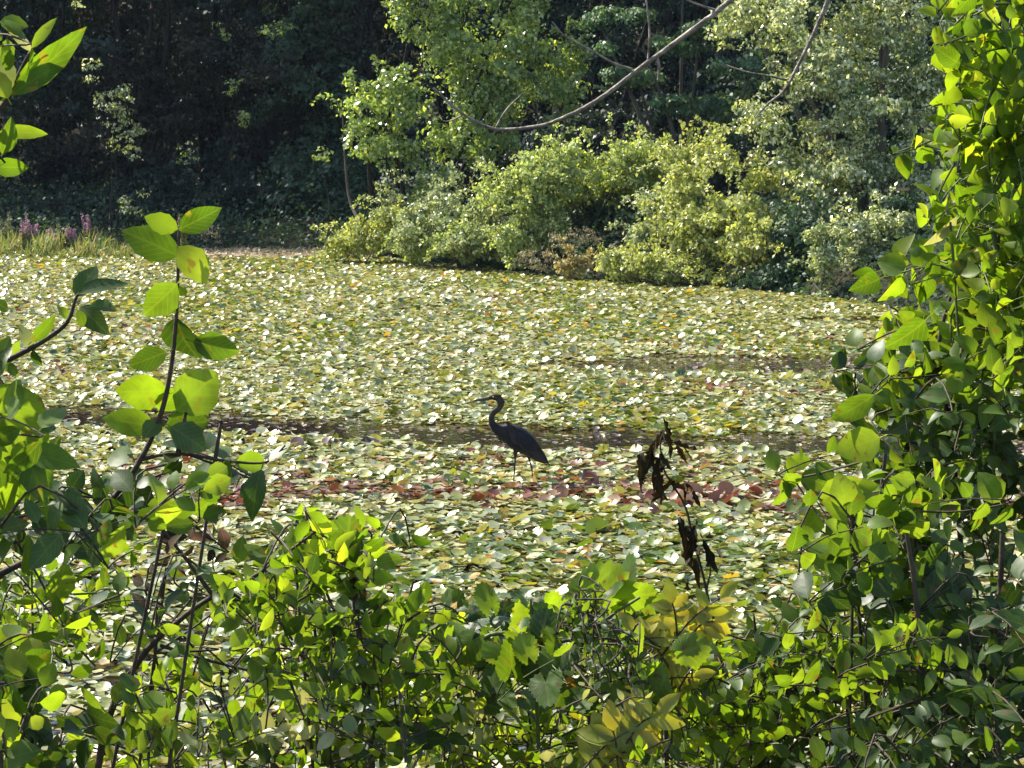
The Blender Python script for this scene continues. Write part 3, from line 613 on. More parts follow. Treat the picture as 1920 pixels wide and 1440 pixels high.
plant('shrub', 'dark green shrub standing for the shaded right side of the yellow green shrub', 'shrub', [pblob(1490, 470, 46, 70, 66.5, .9), pblob(1470, 530, 50, 26, 65.6, .6)], 130, 44, .085, M['forest_green'], .05, .26, 6, trunkname='stem')  # shaded flank of the neighbouring shrub, put in as darker foliage
plant('shrub', 'narrow upright pale shrub standing at the right waterline', 'shrub', [pblob(1542, 500, 20, 42, 63, .4), pblob(1530, 450, 14, 30, 63, .3), pblob(1555, 545, 22, 18, 63, .3)], 50, 36, .065, M['greygreen'], .02, .16, 5, trunkname='stem')
plant('shrub', 'cream leaved shrub leaning over the water at the right', 'shrub', [pblob(1610, 445, 55, 36, 64, .7), pblob(1650, 430, 50, 30, 64.3, .7), pblob(1620, 490, 40, 22, 63.8, .5)], 110, 40, .075, M['silver'], .04, .2, 6, trunkname='stem')
plant('thicket', 'dark thicket behind the cream leaved shrub', 'shrub', [pblob(1600, 500, 110, 60, 67.5, .9), pblob(1730, 480, 110, 90, 66.5, 1.2), pblob(1850, 480, 110, 90, 64, 1.2), pblob(1700, 560, 90, 25, 64, .7), pblob(1860, 590, 120, 30, 59.5, .7)], 300, 42, .1, M['forest_green'], .06, .34, 9, trunkname='stem')
plant('thicket', 'dark shaded thicket low behind the evergreen', 'shrub', [pblob(1200, 250, 120, 50, 88, 1.4), pblob(1330, 310, 110, 50, 86, 1.4), pblob(1050, 290, 100, 60, 89, 1.2), pblob(880, 360, 120, 60, 86, 1.2)], 260, 36, .13, M['forest'], .07, .4, 8, trunkname='stem')

mb = MB(); n_ = 60000
xx = -40 + 80 * rng.random(n_); yy = shore(xx) + .1 + 24 * rng.random(n_) ** 1.6
hh = .9 * rng.random(n_) * (.5 + .5 * np.clip(wav(xx * 2, yy * 2) + .4, 0, 1)) * np.clip((yy - shore(xx)) / 1.0, .15, 1)
scatter(mb, T_FAR, np.stack([xx, yy, gz(xx, yy) + hh], -1), rdir(n_), rdir(n_) + [0, -.3, .7], .17)
tag(mb.build('undergrowth', M['forest_green']), 'dark leafy undergrowth covering the far bank', 'undergrowth', kind='stuff')


# fallen limb and shore sticks
def stick(name, label, pts, r0, r1, mat='bark_pale', cat='branch', sub=None):
    P = np.array([W(*p_) for p_ in pts]); base = P[0]; Q = smooth_pts(P - base, 5)
    mb = MB(); mb.add(*tube(Q, np.linspace(r0, r1, len(Q)), 8, .06))
    for a, e in (sub or []):
        A = W(*a) - base; E = W(*e) - base; S = smooth_pts([A, (A + E) / 2 + [0, 0, .04], E], 4); mb.add(*tube(S, np.linspace(r1 * 1.2, r1 * .4, len(S)), 6, .05))
    return tag(mb.build(name, M[mat], origin=base), label, cat)
stick('fallen_limb', 'long pale dead limb lying low against the dark wood', [(315, 385, 88.6), (380, 375, 88.6), (440, 352, 88.7), (520, 340, 88.8), (600, 345, 89)], .06, .025, 'bark_pale', 'branch', [((440, 352, 88.7), (470, 322, 88.8)), ((520, 340, 88.8), (560, 330, 88.9))])
stick('bare_twig', 'thin bent bare twig rising above the flower spikes', [(185, 455, 87), (165, 420, 87), (155, 395, 87), (130, 380, 87)], .02, .012, 'bark_pale')
stick('bare_twig', 'thin slanting bare twig left of the flower spikes', [(45, 440, 87), (20, 420, 87), (-5, 405, 87)], .018, .01, 'bark_pale')
stick('driftwood', 'short pale stick jutting from the mud beside the sunlit point', [(585, 497, 82.5), (560, 472, 82.5), (553, 466, 82.5)], .035, .025, 'bark_pale', 'stick')
stick('driftwood', 'low pale dead branch lying at the edge right of the flower spikes', [(205, 462, 87), (240, 463, 87), (255, 450, 87), (262, 440, 87)], .03, .015, 'bark_pale', 'stick')
stick('drowned_log', 'dark log lying in the water at the right shore', [(1560, 597, 57.5), (1660, 602, 56.8), (1780, 608, 56)], .09, .06, 'bark', 'log')

# reeds, dry litter and purple flower spikes on the left shore
mb = MB(); n_ = 5200
xx = W(0, 470, 86)[0] - 8 + 12.6 * rng.random(n_); yy = 83 + 5 * rng.random(n_); hgt = (.15 + .42 * rng.random(n_) ** 1.5) * (1 + .5 * np.sin(xx * 4.1 + np.sin(xx * 9))) * np.clip(1.5 - (xx - W(150, 0, 86)[0]) / 2.5, .15, 1)
scatter(mb, [blade(.07, 3, .8, 0, .3, .1, 0)], np.stack([xx, yy, np.zeros(n_) - .02], -1), unit(rng.normal(size=(n_, 3)) * .22 + [0, 0, 1]), rdir(n_), hgt * 1.1)
scatter(mb, T_FAR, np.stack([xx, yy, hgt * .7 * rng.random(n_)], -1), rdir(n_), rdir(n_) + [0, 0, .6], .13)
tag(mb.build('reeds', M['reed']), 'yellow green reeds and rushes along the left shore', 'reeds', kind='stuff')
mb = MB(); n_ = 5200
xx = -11.5 + 7 * rng.random(n_); yy = 82.5 + 5.5 * rng.random(n_); k_ = yy < shore(xx) + .8
scatter(mb, [blade(.2, 3, .8, 0, .2, .1, 0)], np.stack([xx, yy, .02 + .1 * rng.random(n_)], -1)[k_], unit(rng.normal(size=(n_, 3)) * [1, 1, .35])[k_], (rdir(n_) + [0, -.3, 1.2])[k_], .22)
tag(mb.build('plant_litter', M['litter']), 'pale brown dead plant litter in the corner of the pond', 'litter', kind='stuff')
for q, (px, hpx, lab) in enumerate(((12, 60, 'faded flower spike plant at the far left edge'), (45, 58, 'tall pink purple flower spikes, leftmost bright pair'), (58, 50, 'purple flower spike just right of the tallest pair'), (70, 44, 'small dull purple flower spike between taller ones'),
                                    (92, 38, 'low purple flower plant right of the tall pair'), (120, 44, 'greenish flower spike left of the violet pair'), (130, 36, 'short violet flower spike, left of the violet pair'), (138, 38, 'short deep violet flower spike'), (165, 56, 'tall pink flower spike beside the bent bare twig'), (175, 40, 'faded flower spike right of the tall pink one'), (345, 60, 'wispy faded spike behind the foreground sapling leaves'))):
    base = W(px, 476, 86); base[2] = 0; k_ = 86 / FPX; H_ = hpx * k_ * 1.4
    root = thing('loosestrife', lab, 'flower', base, 'flower spikes on the left shore'); st = MB(); fl = MB(); lf = MB()
    for s_ in range(3 if q % 2 else 4):
        tipp = np.array([rng.normal() * .13, rng.normal() * .1, H_ * (.75 + .3 * rng.random())]); st.add(*tube([(0, 0, -.05), tipp * [.6, .6, .5], tipp], [.012, .01, .005], 5))
        m_ = 70; t_ = .5 + .45 * rng.random(m_); p_ = tipp * t_[:, None]; p_[:, :2] += rng.normal(size=(m_, 2)) * .022
        scatter(fl, T_FAR, p_, rdir(m_), rdir(m_), .06)
        t_ = .5 * rng.random(24) + .08; scatter(lf, T_FAR, tipp * t_[:, None], unit(rng.normal(size=(24, 3)) + [0, 0, .4]), rdir(24) + [0, 0, 1], .14)
    st.build('stem', M['twig_green'], root); lf.build('foliage', M['reed'], root); fl.build('flower_spike', M['flower'] if q not in (0, 5, 9, 10) else M['dryweed'], root)

# ------------------------------------------------------------------ foreground plants on the near bank
def near_root(name, label, cat, px, D, group=None):
    b0 = W(px, 1000, D); g = float(gz(b0[0], D)); return thing(name, label, cat, (b0[0], D, g), group), np.array([b0[0], D, g])
CAMDIR = np.array([0, -1., .1])
def explicit_leaves(mb, base, leaves, D, temps, mnames, mi=0):
    """leaves: (x0,y0, x1,y1, width ratio or None, material index, face roll)"""
    for lf in leaves:
        x0, y0, x1, y1 = lf[:4]; k = lf[4] if len(lf) > 4 else mi; T = lf[5] if len(lf) > 5 else temps
        dz = rng.normal() * .02
        a = W(x0, y0, D + dz) - base; e = W(x1, y1, D + dz + rng.normal() * .02) - base
        d = e - a; L_ = np.linalg.norm(d)
        nn = (BACKLIT * 1.1 + [.1, 0, 0] if mnames[k] in GLOW else CAMDIR * .9 + [-.2, 0, .35]) + rng.normal(size=3) * .18
        scatter(mb, T, [a + d * .0], [d], [nn], L_, k)
BACKLIT = np.array([.38, -.72, .02]); GLOW = ('lime', 'lime_yellow', 'mid_green', 'pale_leaf')
def twig_mass(st, lf, base, ells, D, temps, size, mnames, dens=1.0, mi=0, twig_r=.0035, face=.7, spread=.35):
    """ells: (px,py,rx,ry[,D[,mi]]) regions of a shrub filled with short leafy twigs that rise from its stems"""
    hubs = []
    dens = dens * 4.4; size = size * (.74 if size < .08 else .7)
    for e in ells:
        px, py, rx, ry = e[:4]; De = e[4] if len(e) > 4 and e[4] else D; m_i = e[5] if len(e) > 5 else mi
        k = De / FPX; A = math.pi * rx * ry; lpx = size / k
        ntw = max(2, int(dens * A / (lpx * lpx * .42) / 7))
        c = W(px, py, De) - base; r3 = np.array([rx * k, spread, ry * k])
        hub = c - [0, 0, r3[2] * .9]
        if not hubs or rng.random() < .12: src = np.array([rng.normal() * .06, rng.normal() * .06, -.1]); rs = min(.0048, size * .1)
        else: src = hubs[int(np.argmin([np.linalg.norm(h_ - hub) + (h_[2] > hub[2] + .05) for h_ in hubs]))]; rs = min(.0026, size * .055)
        mid_ = (src + hub) / 2 + rng.normal(size=3) * .03 * [1, 1, .3]
        Pm = smooth_pts([src, mid_, hub, c], 5); st.add(*tube(Pm, np.linspace(rs, rs * .4, len(Pm)), 6)); hubs.append(hub)
        for _ in range(ntw):
            d = rdir(1)[0]; p0 = c + d * r3 * rng.random() ** .5 * .85
            s0 = hub + (c - hub) * rng.random() * 1.0
            s0 = s0 + (p0 - s0) * .55
            mid = (s0 + p0) / 2 + rng.normal(size=3) * [.02, .02, .02] + [0, 0, .02]
            tw = unit(rng.normal(size=(1, 3)) * [1, .8, .5] + [0, 0, .45])[0] * size * 2.6
            P = smooth_pts([s0, mid - tw * .4, p0 - tw, p0 - tw * .5 + [0, 0, .006], p0], 3)
            st.add(*tube(P, np.linspace(twig_r * .55, twig_r * .22, len(P)), 5))
            nl = 9; t_ = np.linspace(.3, 1, nl)
            pos_ = np.array([P[int(round(t * (len(P) - 1)))] for t in t_])
            side = unit(np.cross(tw, CAMDIR + rng.normal(size=3) * .5)); sg = np.where(np.arange(nl) % 2, 1, -1)[:, None]
            dr = unit(unit(tw) * .55 + side * sg + rng.normal(size=(nl, 3)) * .3 + [0, 0, -.12]); dr[-1] = unit(tw)
            nn = unit((BACKLIT if mnames[m_i] in GLOW else CAMDIR * face + [0, 0, .55]) + rng.normal(size=(nl, 3)) * .45)
            scatter(lf, temps, pos_ + dr * size * .12, dr, nn, size * (.55 + .6 * rng.random(nl)), m_i)
def shrub(name, label, px, D, temps, size, mats, ells, stems=(), leaves=(), dens=1., twig='twig', extra=None, face=.7, cat='shrub', spread=.35, ltemps=None):
    root, base = near_root(name, label, cat, px, D)
    st, lf = MB(), MB()
    for path, r0, r1 in stems:
        P = np.array([W(a[0], a[1], a[2] if len(a) > 2 else D) for a in path]) - base; Q = smooth_pts(P, 5); st.add(*tube(Q, np.linspace(r0, r1, len(Q)), 7, .03))
    twig_mass(st, lf, base, ells, D, temps, size, mats, dens, face=face, spread=spread)
    explicit_leaves(lf, base, leaves, D, ltemps or temps, mats)
    if extra: extra(lf, st, base)
    lf.build('foliage', [M[q] for q in mats], root); st.build('stem', M[twig], root)
    return root
def ground_stem(px, py, D, gx=None):
    """path from the bank up to a photo position"""
    b0 = W(gx if gx is not None else px, 1000, D); g = float(gz(b0[0], D)); py0 = 245 + (CAMZ - g) / D * FPX
    return [(gx if gx is not None else px, py0 + 30), ((px + (gx if gx is not None else px)) / 2 + 10, (py0 + py) / 2)]

# left: tall sapling with lime leaves
DA = 3.6
stemA = [(-110, 1600), (-80, 1250), (-40, 1110), (60, 1045), (150, 985), (215, 930), (270, 850), (305, 765), (322, 680), (330, 600), (333, 530), (335, 450), (336, 432)]
shrub('sapling', 'slim sapling with paired lime leaves rising highest at the left', -110, DA, T_ROUND, .055, ['lime', 'mid_green', 'shaded_green'],
      [(400, 870, 60, 22, None, 1), (330, 850, 45, 30, None, 2), (190, 935, 110, 45, None, 2)], [(stemA, .006, .0018), ([(262, 862), (330, 850), (430, 865), (500, 866), (535, 835)], .003, .0012)],
      [(336, 430, 410, 394, 0, T_OVATE), (334, 430, 270, 406, 0, T_OVATE), (334, 480, 230, 428, 0, T_OVATE), (334, 462, 392, 522, 0), (332, 532, 276, 592, 1), (333, 535, 345, 560, 2), (331, 595, 352, 690, 2), (362, 640, 448, 660, 0, T_OVATE), (312, 660, 240, 688, 1, T_OVATE),
       (314, 730, 220, 742, 0), (330, 770, 410, 700, 0), (300, 770, 335, 730, 0), (290, 800, 192, 782, 0, T_OVATE), (300, 790, 270, 812, 2), (320, 800, 388, 840, 2), (310, 800, 390, 790, 1), (505, 866, 541, 826, 2, T_OVATE), (440, 868, 515, 862, 0, T_OVATE), (430, 862, 400, 912, 0), (490, 880, 462, 962, 2, T_OVATE),
       (250, 860, 195, 850, 1), (230, 910, 290, 950, 2), (200, 930, 235, 1010, 2), (150, 985, 110, 930, 2), (120, 1000, 175, 1025, 2)], twig='twig', dens=.8)
# upper left branch tips
shrub('sapling', 'leafy branch tips hanging in at the top left corner', -190, 3.3, T_OVATE, .06, ['lime', 'mid_green', 'pale_leaf'], [(-80, 120, 40, 120, None, 1), (-240, 260, 110, 160, None, 0), (-220, 560, 100, 130, None, 1)],
      [([(-200, 1700), (-190, 1000), (-120, 500), (-40, 260), (10, 190), (45, 120), (60, 90)], .008, .0015)],
      [(22, 175, 150, 76, 0, T_SLIM), (20, 178, 120, 112, 0, T_SLIM), (-2, 248, 90, 244, 0, T_SLIM), (-20, 312, 54, 316, 0, T_OVATE), (60, 95, 25, 60, 2, T_SLIM), (60, 90, 98, 35, 1, T_SLIM), (15, 185, -20, 120, 0), (20, 170, 0, 90, 2), (0, 40, 50, 46, 1)], face=.7)
# left middle dark branch
shrub('shrub', 'dark leaved branch reaching in at the middle left', -170, 3.5, T_OVATE, .05, ['shaded_green', 'mid_green', 'pale_leaf'], [(-40, 660, 50, 60)],
      [([(-170, 1700), (-160, 1000), (-80, 720), (20, 672), (80, 640), (125, 605), (142, 560), (150, 548)], .006, .0016)],
      [(142, 556, 180, 495, 0), (145, 552, 238, 512, 0, T_NARROW), (168, 575, 224, 568, 0), (150, 575, 196, 618, 0), (145, 580, 162, 616, 0), (135, 600, 110, 575, 1), (62, 655, 40, 610, 2, T_OVATE), (60, 640, 100, 602, 1, T_NARROW), (62, 655, 72, 692, 0), (20, 668, 40, 640, 1), (0, 670, 18, 630, 0), (-10, 565, 22, 582, 0), (10, 680, 35, 705, 1)])
# large leaves at left edge
shrub('shrub', 'broad glossy leaved bush at the left edge beside the open water lane', -60, 3.2, T_OVATE, .075, ['lime', 'mid_green', 'shaded_green'],
      [(-200, 950, 120, 110, None, 1), (-420, 1000, 120, 100, 3.5, 2), (10, 930, 80, 90, None, 1), (-20, 820, 60, 60, None, 1), (40, 970, 90, 50, None, 2)],
      [([(-60, 1800), (-50, 1200), (-30, 900), (-10, 760)], .007, .003)],
      [(-15, 720, 78, 890, 1, [blade(.7, 9, .8, .03, .2, .15)]), (50, 850, 142, 862, 1), (20, 800, 98, 925, 0, [blade(.6, 9, .8, .03, .3, .15)]), (-10, 860, 60, 940, 1), (30, 900, -20, 990, 0)], dens=1.1)
# lower left bushes
shrub('rose_bush', 'low bush of small bright rounded leaves in the lower left', 90, 3.9, T_OVATE, .042, ['lime', 'mid_green', 'shaded_green'],
      [(60, 1110, 90, 50, None, 0), (160, 1090, 60, 40, None, 0), (140, 1150, 60, 30, None, 0), (230, 1110, 40, 40, None, 0), (40, 1200, 70, 40, None, 1), (20, 1160, 50, 40, None, 0)], [], [], dens=.5, twig='twig_green')
shrub('shrub', 'dark bush filling the bottom left corner', 60, 3.4, T_ROUND, .06, ['shaded_green', 'mid_green', 'lime'],
      [(60, 1410, 130, 60), (30, 1250, 50, 70, None, 2), (130, 1230, 100, 35, None, 2), (10, 1330, 40, 90, None, 1), (250, 1420, 60, 30, None, 1), (40, 1350, 60, 40, None, 0), (-160, 1250, 130, 120, None, 1), (-420, 1280, 150, 130, 3.8, 0), (-700, 1250, 150, 130, 3.9, 1), (-300, 1450, 180, 90, None, 1), (-1000, 1300, 160, 130, 3.9, 0)], [], [(22, 1440, 15, 1380, 2, T_NARROW), (190, 1330, 150, 1290, 1, T_NARROW)], dens=.6)
shrub('shrub', 'long diagonal dark stem with mixed leaves at the lower left', 150, 3.8, T_OVATE, .048, ['mid_green', 'shaded_green', 'lime', 'dead_leaf'],
      [(290, 1190, 50, 40, None, 1), (330, 1290, 70, 30, None, 2), (420, 1080, 60, 50, None, 0), (500, 1100, 50, 50, None, 2), (380, 1190, 40, 25, None, 0), (330, 1030, 35, 40, None, 3), (440, 1250, 70, 14, None, 1), (400, 1040, 50, 30, None, 1), (300, 1120, 50, 40, None, 1)],
      [([(150, 1800), (190, 1400), (260, 1240), (340, 1160), (400, 1118), (470, 1085), (540, 1035), (600, 990)], .006, .002), ([(400, 1118), (350, 1050), (300, 985), (285, 950)], .0035, .0015), ([(300, 1210), (380, 1235), (470, 1258)], .003, .002)],
      [(285, 955, 245, 985, 1), (300, 1010, 350, 1000, 3), (520, 1050, 470, 1035, 1), (560, 1020, 600, 1060, 0)], dens=.6)
shrub('shrub', 'leafy bush with narrow twigs low at the bottom left of centre', 350, 4.0, T_OVATE, .045, ['lime', 'mid_green', 'pale_leaf', 'shaded_green'],
      [(330, 1400, 100, 40, None, 1), (440, 1350, 90, 50, None, 0), (300, 1330, 60, 40, None, 1), (500, 1420, 120, 30, None, 3), (420, 1420, 70, 30, None, 2), (520, 1330, 70, 40, None, 2), (480, 1290, 50, 30, None, 0), (250, 1370, 80, 40, None, 0), (400, 1300, 60, 30, None, 2)], [], [(520, 1345, 560, 1300, 0), (540, 1340, 590, 1370, 0), (500, 1300, 470, 1250, 0)], dens=.6)
# centre left light green plant with dark stalk
shrub('shrub', 'bright green bush with a dark stalk left of the bottom centre', 680, 3.9, T_OVATE, .052, ['lime', 'mid_green', 'pale_leaf', 'shaded_green', 'dead_leaf'],
      [(575, 1010, 55, 50, None, 0), (660, 1010, 60, 40, None, 0), (700, 1050, 45, 45, None, 0), (560, 1090, 60, 50, None, 1), (560, 1170, 70, 60, None, 1), (740, 1150, 70, 45, None, 0), (620, 1220, 80, 60, None, 1), (740, 1250, 80, 50, None, 0), (600, 1310, 70, 50, None, 2), (670, 1150, 30, 80, None, 3),
       (600, 1400, 90, 40, None, 0), (680, 1300, 60, 50, None, 0), (720, 1350, 70, 70, None, 3), (560, 960, 25, 25, None, 0), (780, 1330, 60, 50, None, 0)],
      [([(700, 1800), (695, 1400), (680, 1250), (668, 1150), (662, 1080), (655, 1010)], .007, .003), ([(690, 1330), (640, 1180), (600, 1080), (575, 990)], .003, .0015)],
      [(640, 1060, 665, 962, 1, T_LOBED), (655, 1090, 690, 1140, 4), (660, 1060, 640, 1130, 4), (655, 1120, 690, 1060, 4)], dens=.95)
shrub('shrub', 'yellow lime bush with small leaves at the bottom centre', 850, 4.1, T_OVATE, .045, ['lime', 'pale_leaf', 'mid_green', 'lime_yellow'],
      [(820, 1190, 50, 35, None, 0), (850, 1240, 60, 30, None, 1), (830, 1400, 80, 50, None, 0), (930, 1400, 90, 40, None, 2), (990, 1370, 60, 30, None, 0), (880, 1340, 50, 30, None, 1), (1050, 1330, 60, 40, None, 1), (1060, 1400, 90, 50, None, 0), (880, 1180, 40, 40, None, 2)], [], [(1090, 1330, 1072, 1280, 3), (1120, 1330, 1060, 1345, 3)], dens=.9)
# grape vine
shrub('grape_vine', 'vine with large scalloped leaves at the bottom centre', 1060, 4.0, T_LOBED, .095, ['shaded_green', 'mid_green', 'lime', 'pale_leaf'],
      [(1000, 1170, 90, 50, None, 0), (1170, 1130, 90, 40, None, 1), (1230, 1180, 40, 40, None, 1), (1010, 1260, 80, 40, None, 0), (1080, 1190, 90, 35, None, 1), (900, 1200, 50, 50, None, 0)],
      [([(1100, 1800), (1110, 1400), (1080, 1250), (1000, 1200), (920, 1190), (870, 1240)], .006, .003), ([(1090, 1260), (1130, 1170), (1200, 1120)], .004, .002)],
      [(925, 1160, 912, 1082, 1), (1042, 1215, 905, 1245, 2, [blade(.5, 10, .75, .05, .3, .2)]), (1060, 1140, 1190, 1080, 1), (1000, 1130, 960, 1200, 1), (1140, 1130, 1240, 1110, 1), (1010, 1120, 1050, 1190, 2), (1060, 1180, 990, 1130, 1), (1220, 1140, 1255, 1220, 1), (1030, 1290, 960, 1230, 0), (900, 1180, 850, 1250, 0)], dens=.55, twig='twig_green')
shrub('shrub', 'small speckled leafy bush growing through the scalloped vine', 1110, 3.9, T_OVATE, .022, ['shaded_green', 'pale_leaf', 'mid_green'],
      [(1110, 1170, 60, 45, None, 0), (1100, 1210, 50, 40, None, 1), (1170, 1200, 50, 40, None, 2), (1180, 1260, 60, 30, None, 1), (1080, 1110, 25, 30, None, 2)], [], [], dens=.7)
shrub('shrub', 'sprig with two orange leaves at the bottom centre', 1085, 3.85, T_NARROW, .03, ['orange_leaf', 'lime'], [(1140, 1340, 40, 30, None, 1)], [([(1120, 1800), (1110, 1420), (1100, 1330), (1085, 1300)], .004, .0015)], [(1085, 1320, 1065, 1275, 0), (1088, 1325, 1095, 1280, 0)], dens=.6)
# yellow compound leaves
def frond(lf, st, base, x0, y0, x1, y1, D, nl, size, mi):
    a = W(x0, y0, D) - base; e = W(x1, y1, D) - base; P = smooth_pts([a, (a + e) / 2 + [0, 0, .01], e], 6); st.add(*tube(P, np.linspace(.002, .001, len(P)), 5))
    d = unit(e - a); s = unit(np.cross(d, CAMDIR))
    for q in range(nl):
        p_ = P[int((q + 1.5) / (nl + 1.5) * (len(P) - 1))]
        for sg in (-1, 1): scatter(lf, T_OVATE, [p_], [d * .5 + s * sg + rng.normal(size=3) * .15], [CAMDIR + rng.normal(size=3) * .35 + [0, 0, .5]], size * (.8 + .4 * rng.random()), mi)
    scatter(lf, T_OVATE, [P[-1]], [d], [CAMDIR + [0, 0, .4]], size, mi)
def fr1(lf, st, base):
    for a in ((1240, 1230, 1350, 1120), (1270, 1190, 1260, 1130), (1290, 1200, 1340, 1165), (1160, 1230, 1245, 1195), (1260, 1260, 1190, 1180), (1210, 1300, 1300, 1270)): frond(lf, st, base, *a, 3.95, 4, .036, 0)
shrub('sumac_sprig', 'yellow green compound leaf sprigs below the withered stalk', 1250, 3.95, T_OVATE, .035, ['lime_yellow', 'lime'], [(1260, 1300, 60, 40, None, 1)], [([(1250, 1800), (1250, 1400), (1240, 1230)], .005, .002)], [], dens=.5, extra=fr1)
def fr2(lf, st, base):
    for a in ((1080, 1460, 1180, 1370), (1130, 1440, 1200, 1410), (1160, 1450, 1150, 1370), (1170, 1400, 1230, 1340)): frond(lf, st, base, *a, 3.7, 4, .045, 0)
shrub('sumac_sprig', 'brightest yellow leaf sprigs at the bottom edge right of centre', 1130, 3.7, T_OVATE, .035, ['lime_yellow', 'lime'], [(1240, 1410, 70, 40, None, 1)], [([(1130, 1800), (1130, 1550), (1120, 1440)], .004, .002)], [], dens=.7, extra=fr2)
# withered stalk
shrub('withered_stalk', 'withered stalk with curled dark brown leaves right of the heron', 1300, 4.45, T_CRUMPLED, .03, ['dead_leaf'], [], [([(1350, 1800), (1345, 1250), (1325, 1110), (1300, 1010), (1285, 950), (1262, 910), (1245, 880), (1238, 830), (1248, 805)], .0028, .0011), ([(1245, 830), (1275, 832), (1296, 858)], .0015, .001), ([(1325, 1110), (1332, 1060), (1320, 1025)], .0015, .001)],
      [(1245, 805, 1225, 850, 0), (1248, 800, 1262, 835, 0), (1230, 825, 1208, 895, 0), (1225, 840, 1208, 870, 0), (1262, 830, 1298, 855, 0), (1240, 845, 1250, 900, 0), (1240, 860, 1222, 900, 0), (1245, 890, 1222, 925, 0), (1255, 900, 1275, 925, 0), (1255, 905, 1240, 935, 0), (1265, 910, 1300, 935, 0), (1240, 920, 1260, 980, 0), (1285, 905, 1312, 940, 0),
       (1272, 970, 1285, 1000, 0), (1285, 985, 1305, 1050, 0), (1300, 1000, 1285, 1060, 0), (1300, 1010, 1270, 1075, 0), (1318, 1010, 1345, 1065, 0), (1325, 1030, 1340, 1060, 0), (1340, 1005, 1315, 1020, 0), (1290, 1090, 1290, 1120, 0), (1245, 815, 1268, 850, 0), (1235, 850, 1262, 885, 0), (1230, 870, 1240, 915, 0), (1250, 870, 1232, 900, 0), (1262, 895, 1250, 915, 0), (1290, 905, 1278, 925, 0), (1300, 920, 1310, 950, 0),
       (1305, 985, 1290, 1030, 0), (1310, 1040, 1296, 1080, 0), (1330, 1045, 1330, 1078, 0), (1345, 1030, 1350, 1060, 0), (1345, 1120, 1362, 1140, 0), (1200, 850, 1205, 895, 0), (1268, 835, 1285, 862, 0), (1255, 812, 1240, 790, 0)], twig='twig')
stick('dead_stalk', 'short dark dead stalk stub between withered stalk and right bushes', [(1480, 1700, 4.5), (1460, 1300, 4.5), (1450, 1120, 4.5), (1452, 1065, 4.5)], .012, .007, 'twig', 'stalk')
# right lower bushes
shrub('shrub', 'dull green bush with arching twigs at the lower right', 1480, 4.2, T_OVATE, .05, ['mid_green', 'shaded_green', 'pale_leaf', 'lime'],
      [(1420, 1200, 80, 40, None, 1), (1530, 1150, 90, 60, None, 0), (1500, 1080, 40, 30, None, 0), (1450, 1260, 90, 50, None, 0), (1560, 1230, 90, 50, None, 0), (1350, 1250, 70, 50, None, 3), (1380, 1330, 90, 60, None, 3), (1290, 1340, 60, 50, None, 3), (1470, 1350, 100, 60, None, 1), (1330, 1400, 100, 50, None, 3), (1590, 1310, 90, 50, None, 0), (1480, 1420, 110, 40, None, 1)],
      [([(1600, 1800), (1590, 1330), (1545, 1240), (1490, 1180), (1470, 1175)], .005, .002), ([(1530, 1800), (1532, 1310), (1535, 1290), (1595, 1288), (1660, 1300), (1720, 1340)], .004, .002)], [], dens=1.0)
shrub('shrub', 'deep shaded bush in the bottom right corner', 1750, 3.8, T_OVATE, .052, ['shaded_green', 'mid_green', 'pale_leaf', 'lime'],
      [(1700, 1380, 120, 60, None, 0), (1830, 1370, 110, 80, None, 0), (1780, 1270, 110, 60, None, 0), (1890, 1240, 70, 90, None, 0), (1600, 1410, 90, 40, None, 0), (1700, 1190, 80, 60, None, 1), (2080, 1250, 150, 130, None, 0), (2350, 1200, 160, 150, 4.2, 1), (2650, 1260, 170, 130, 4.3, 0), (2950, 1200, 160, 140, 4.2, 1), (2200, 1450, 200, 100, None, 0), (2600, 1450, 220, 100, None, 1), (1850, 1130, 80, 70, None, 0), (1750, 1330, 90, 30, None, 1)], [([(1730, 1800), (1725, 1250), (1715, 1100), (1700, 1000)], .006, .003), ([(1880, 1800), (1870, 1300), (1880, 1000)], .008, .004)],
      [(1785, 1420, 1830, 1380, 3)], dens=1.15)
shrub('shrub', 'big leaved dark bush rising at the right beside the open pads', 1640, 4.0, T_ROUND, .062, ['mid_green', 'shaded_green', 'lime'],
      [(1600, 950, 50, 50, None, 0), (1650, 1010, 70, 50, None, 0), (1640, 890, 50, 40, None, 0), (1700, 930, 70, 60, None, 0), (1620, 1080, 90, 40, None, 1), (1760, 1020, 70, 60, None, 1), (1700, 1080, 60, 40, None, 0), (1600, 1030, 50, 40, None, 0)], [([(1640, 1800), (1650, 1300), (1640, 1050), (1650, 950), (1660, 850)], .006, .003), ([(1750, 1800), (1740, 1200), (1715, 1010), (1700, 950)], .005, .002)],
      [(1640, 740, 1562, 795, 0, T_OVATE), (1650, 820, 1575, 850, 0), (1620, 900, 1540, 945, 0), (1610, 960, 1545, 940, 0)], dens=1.0)
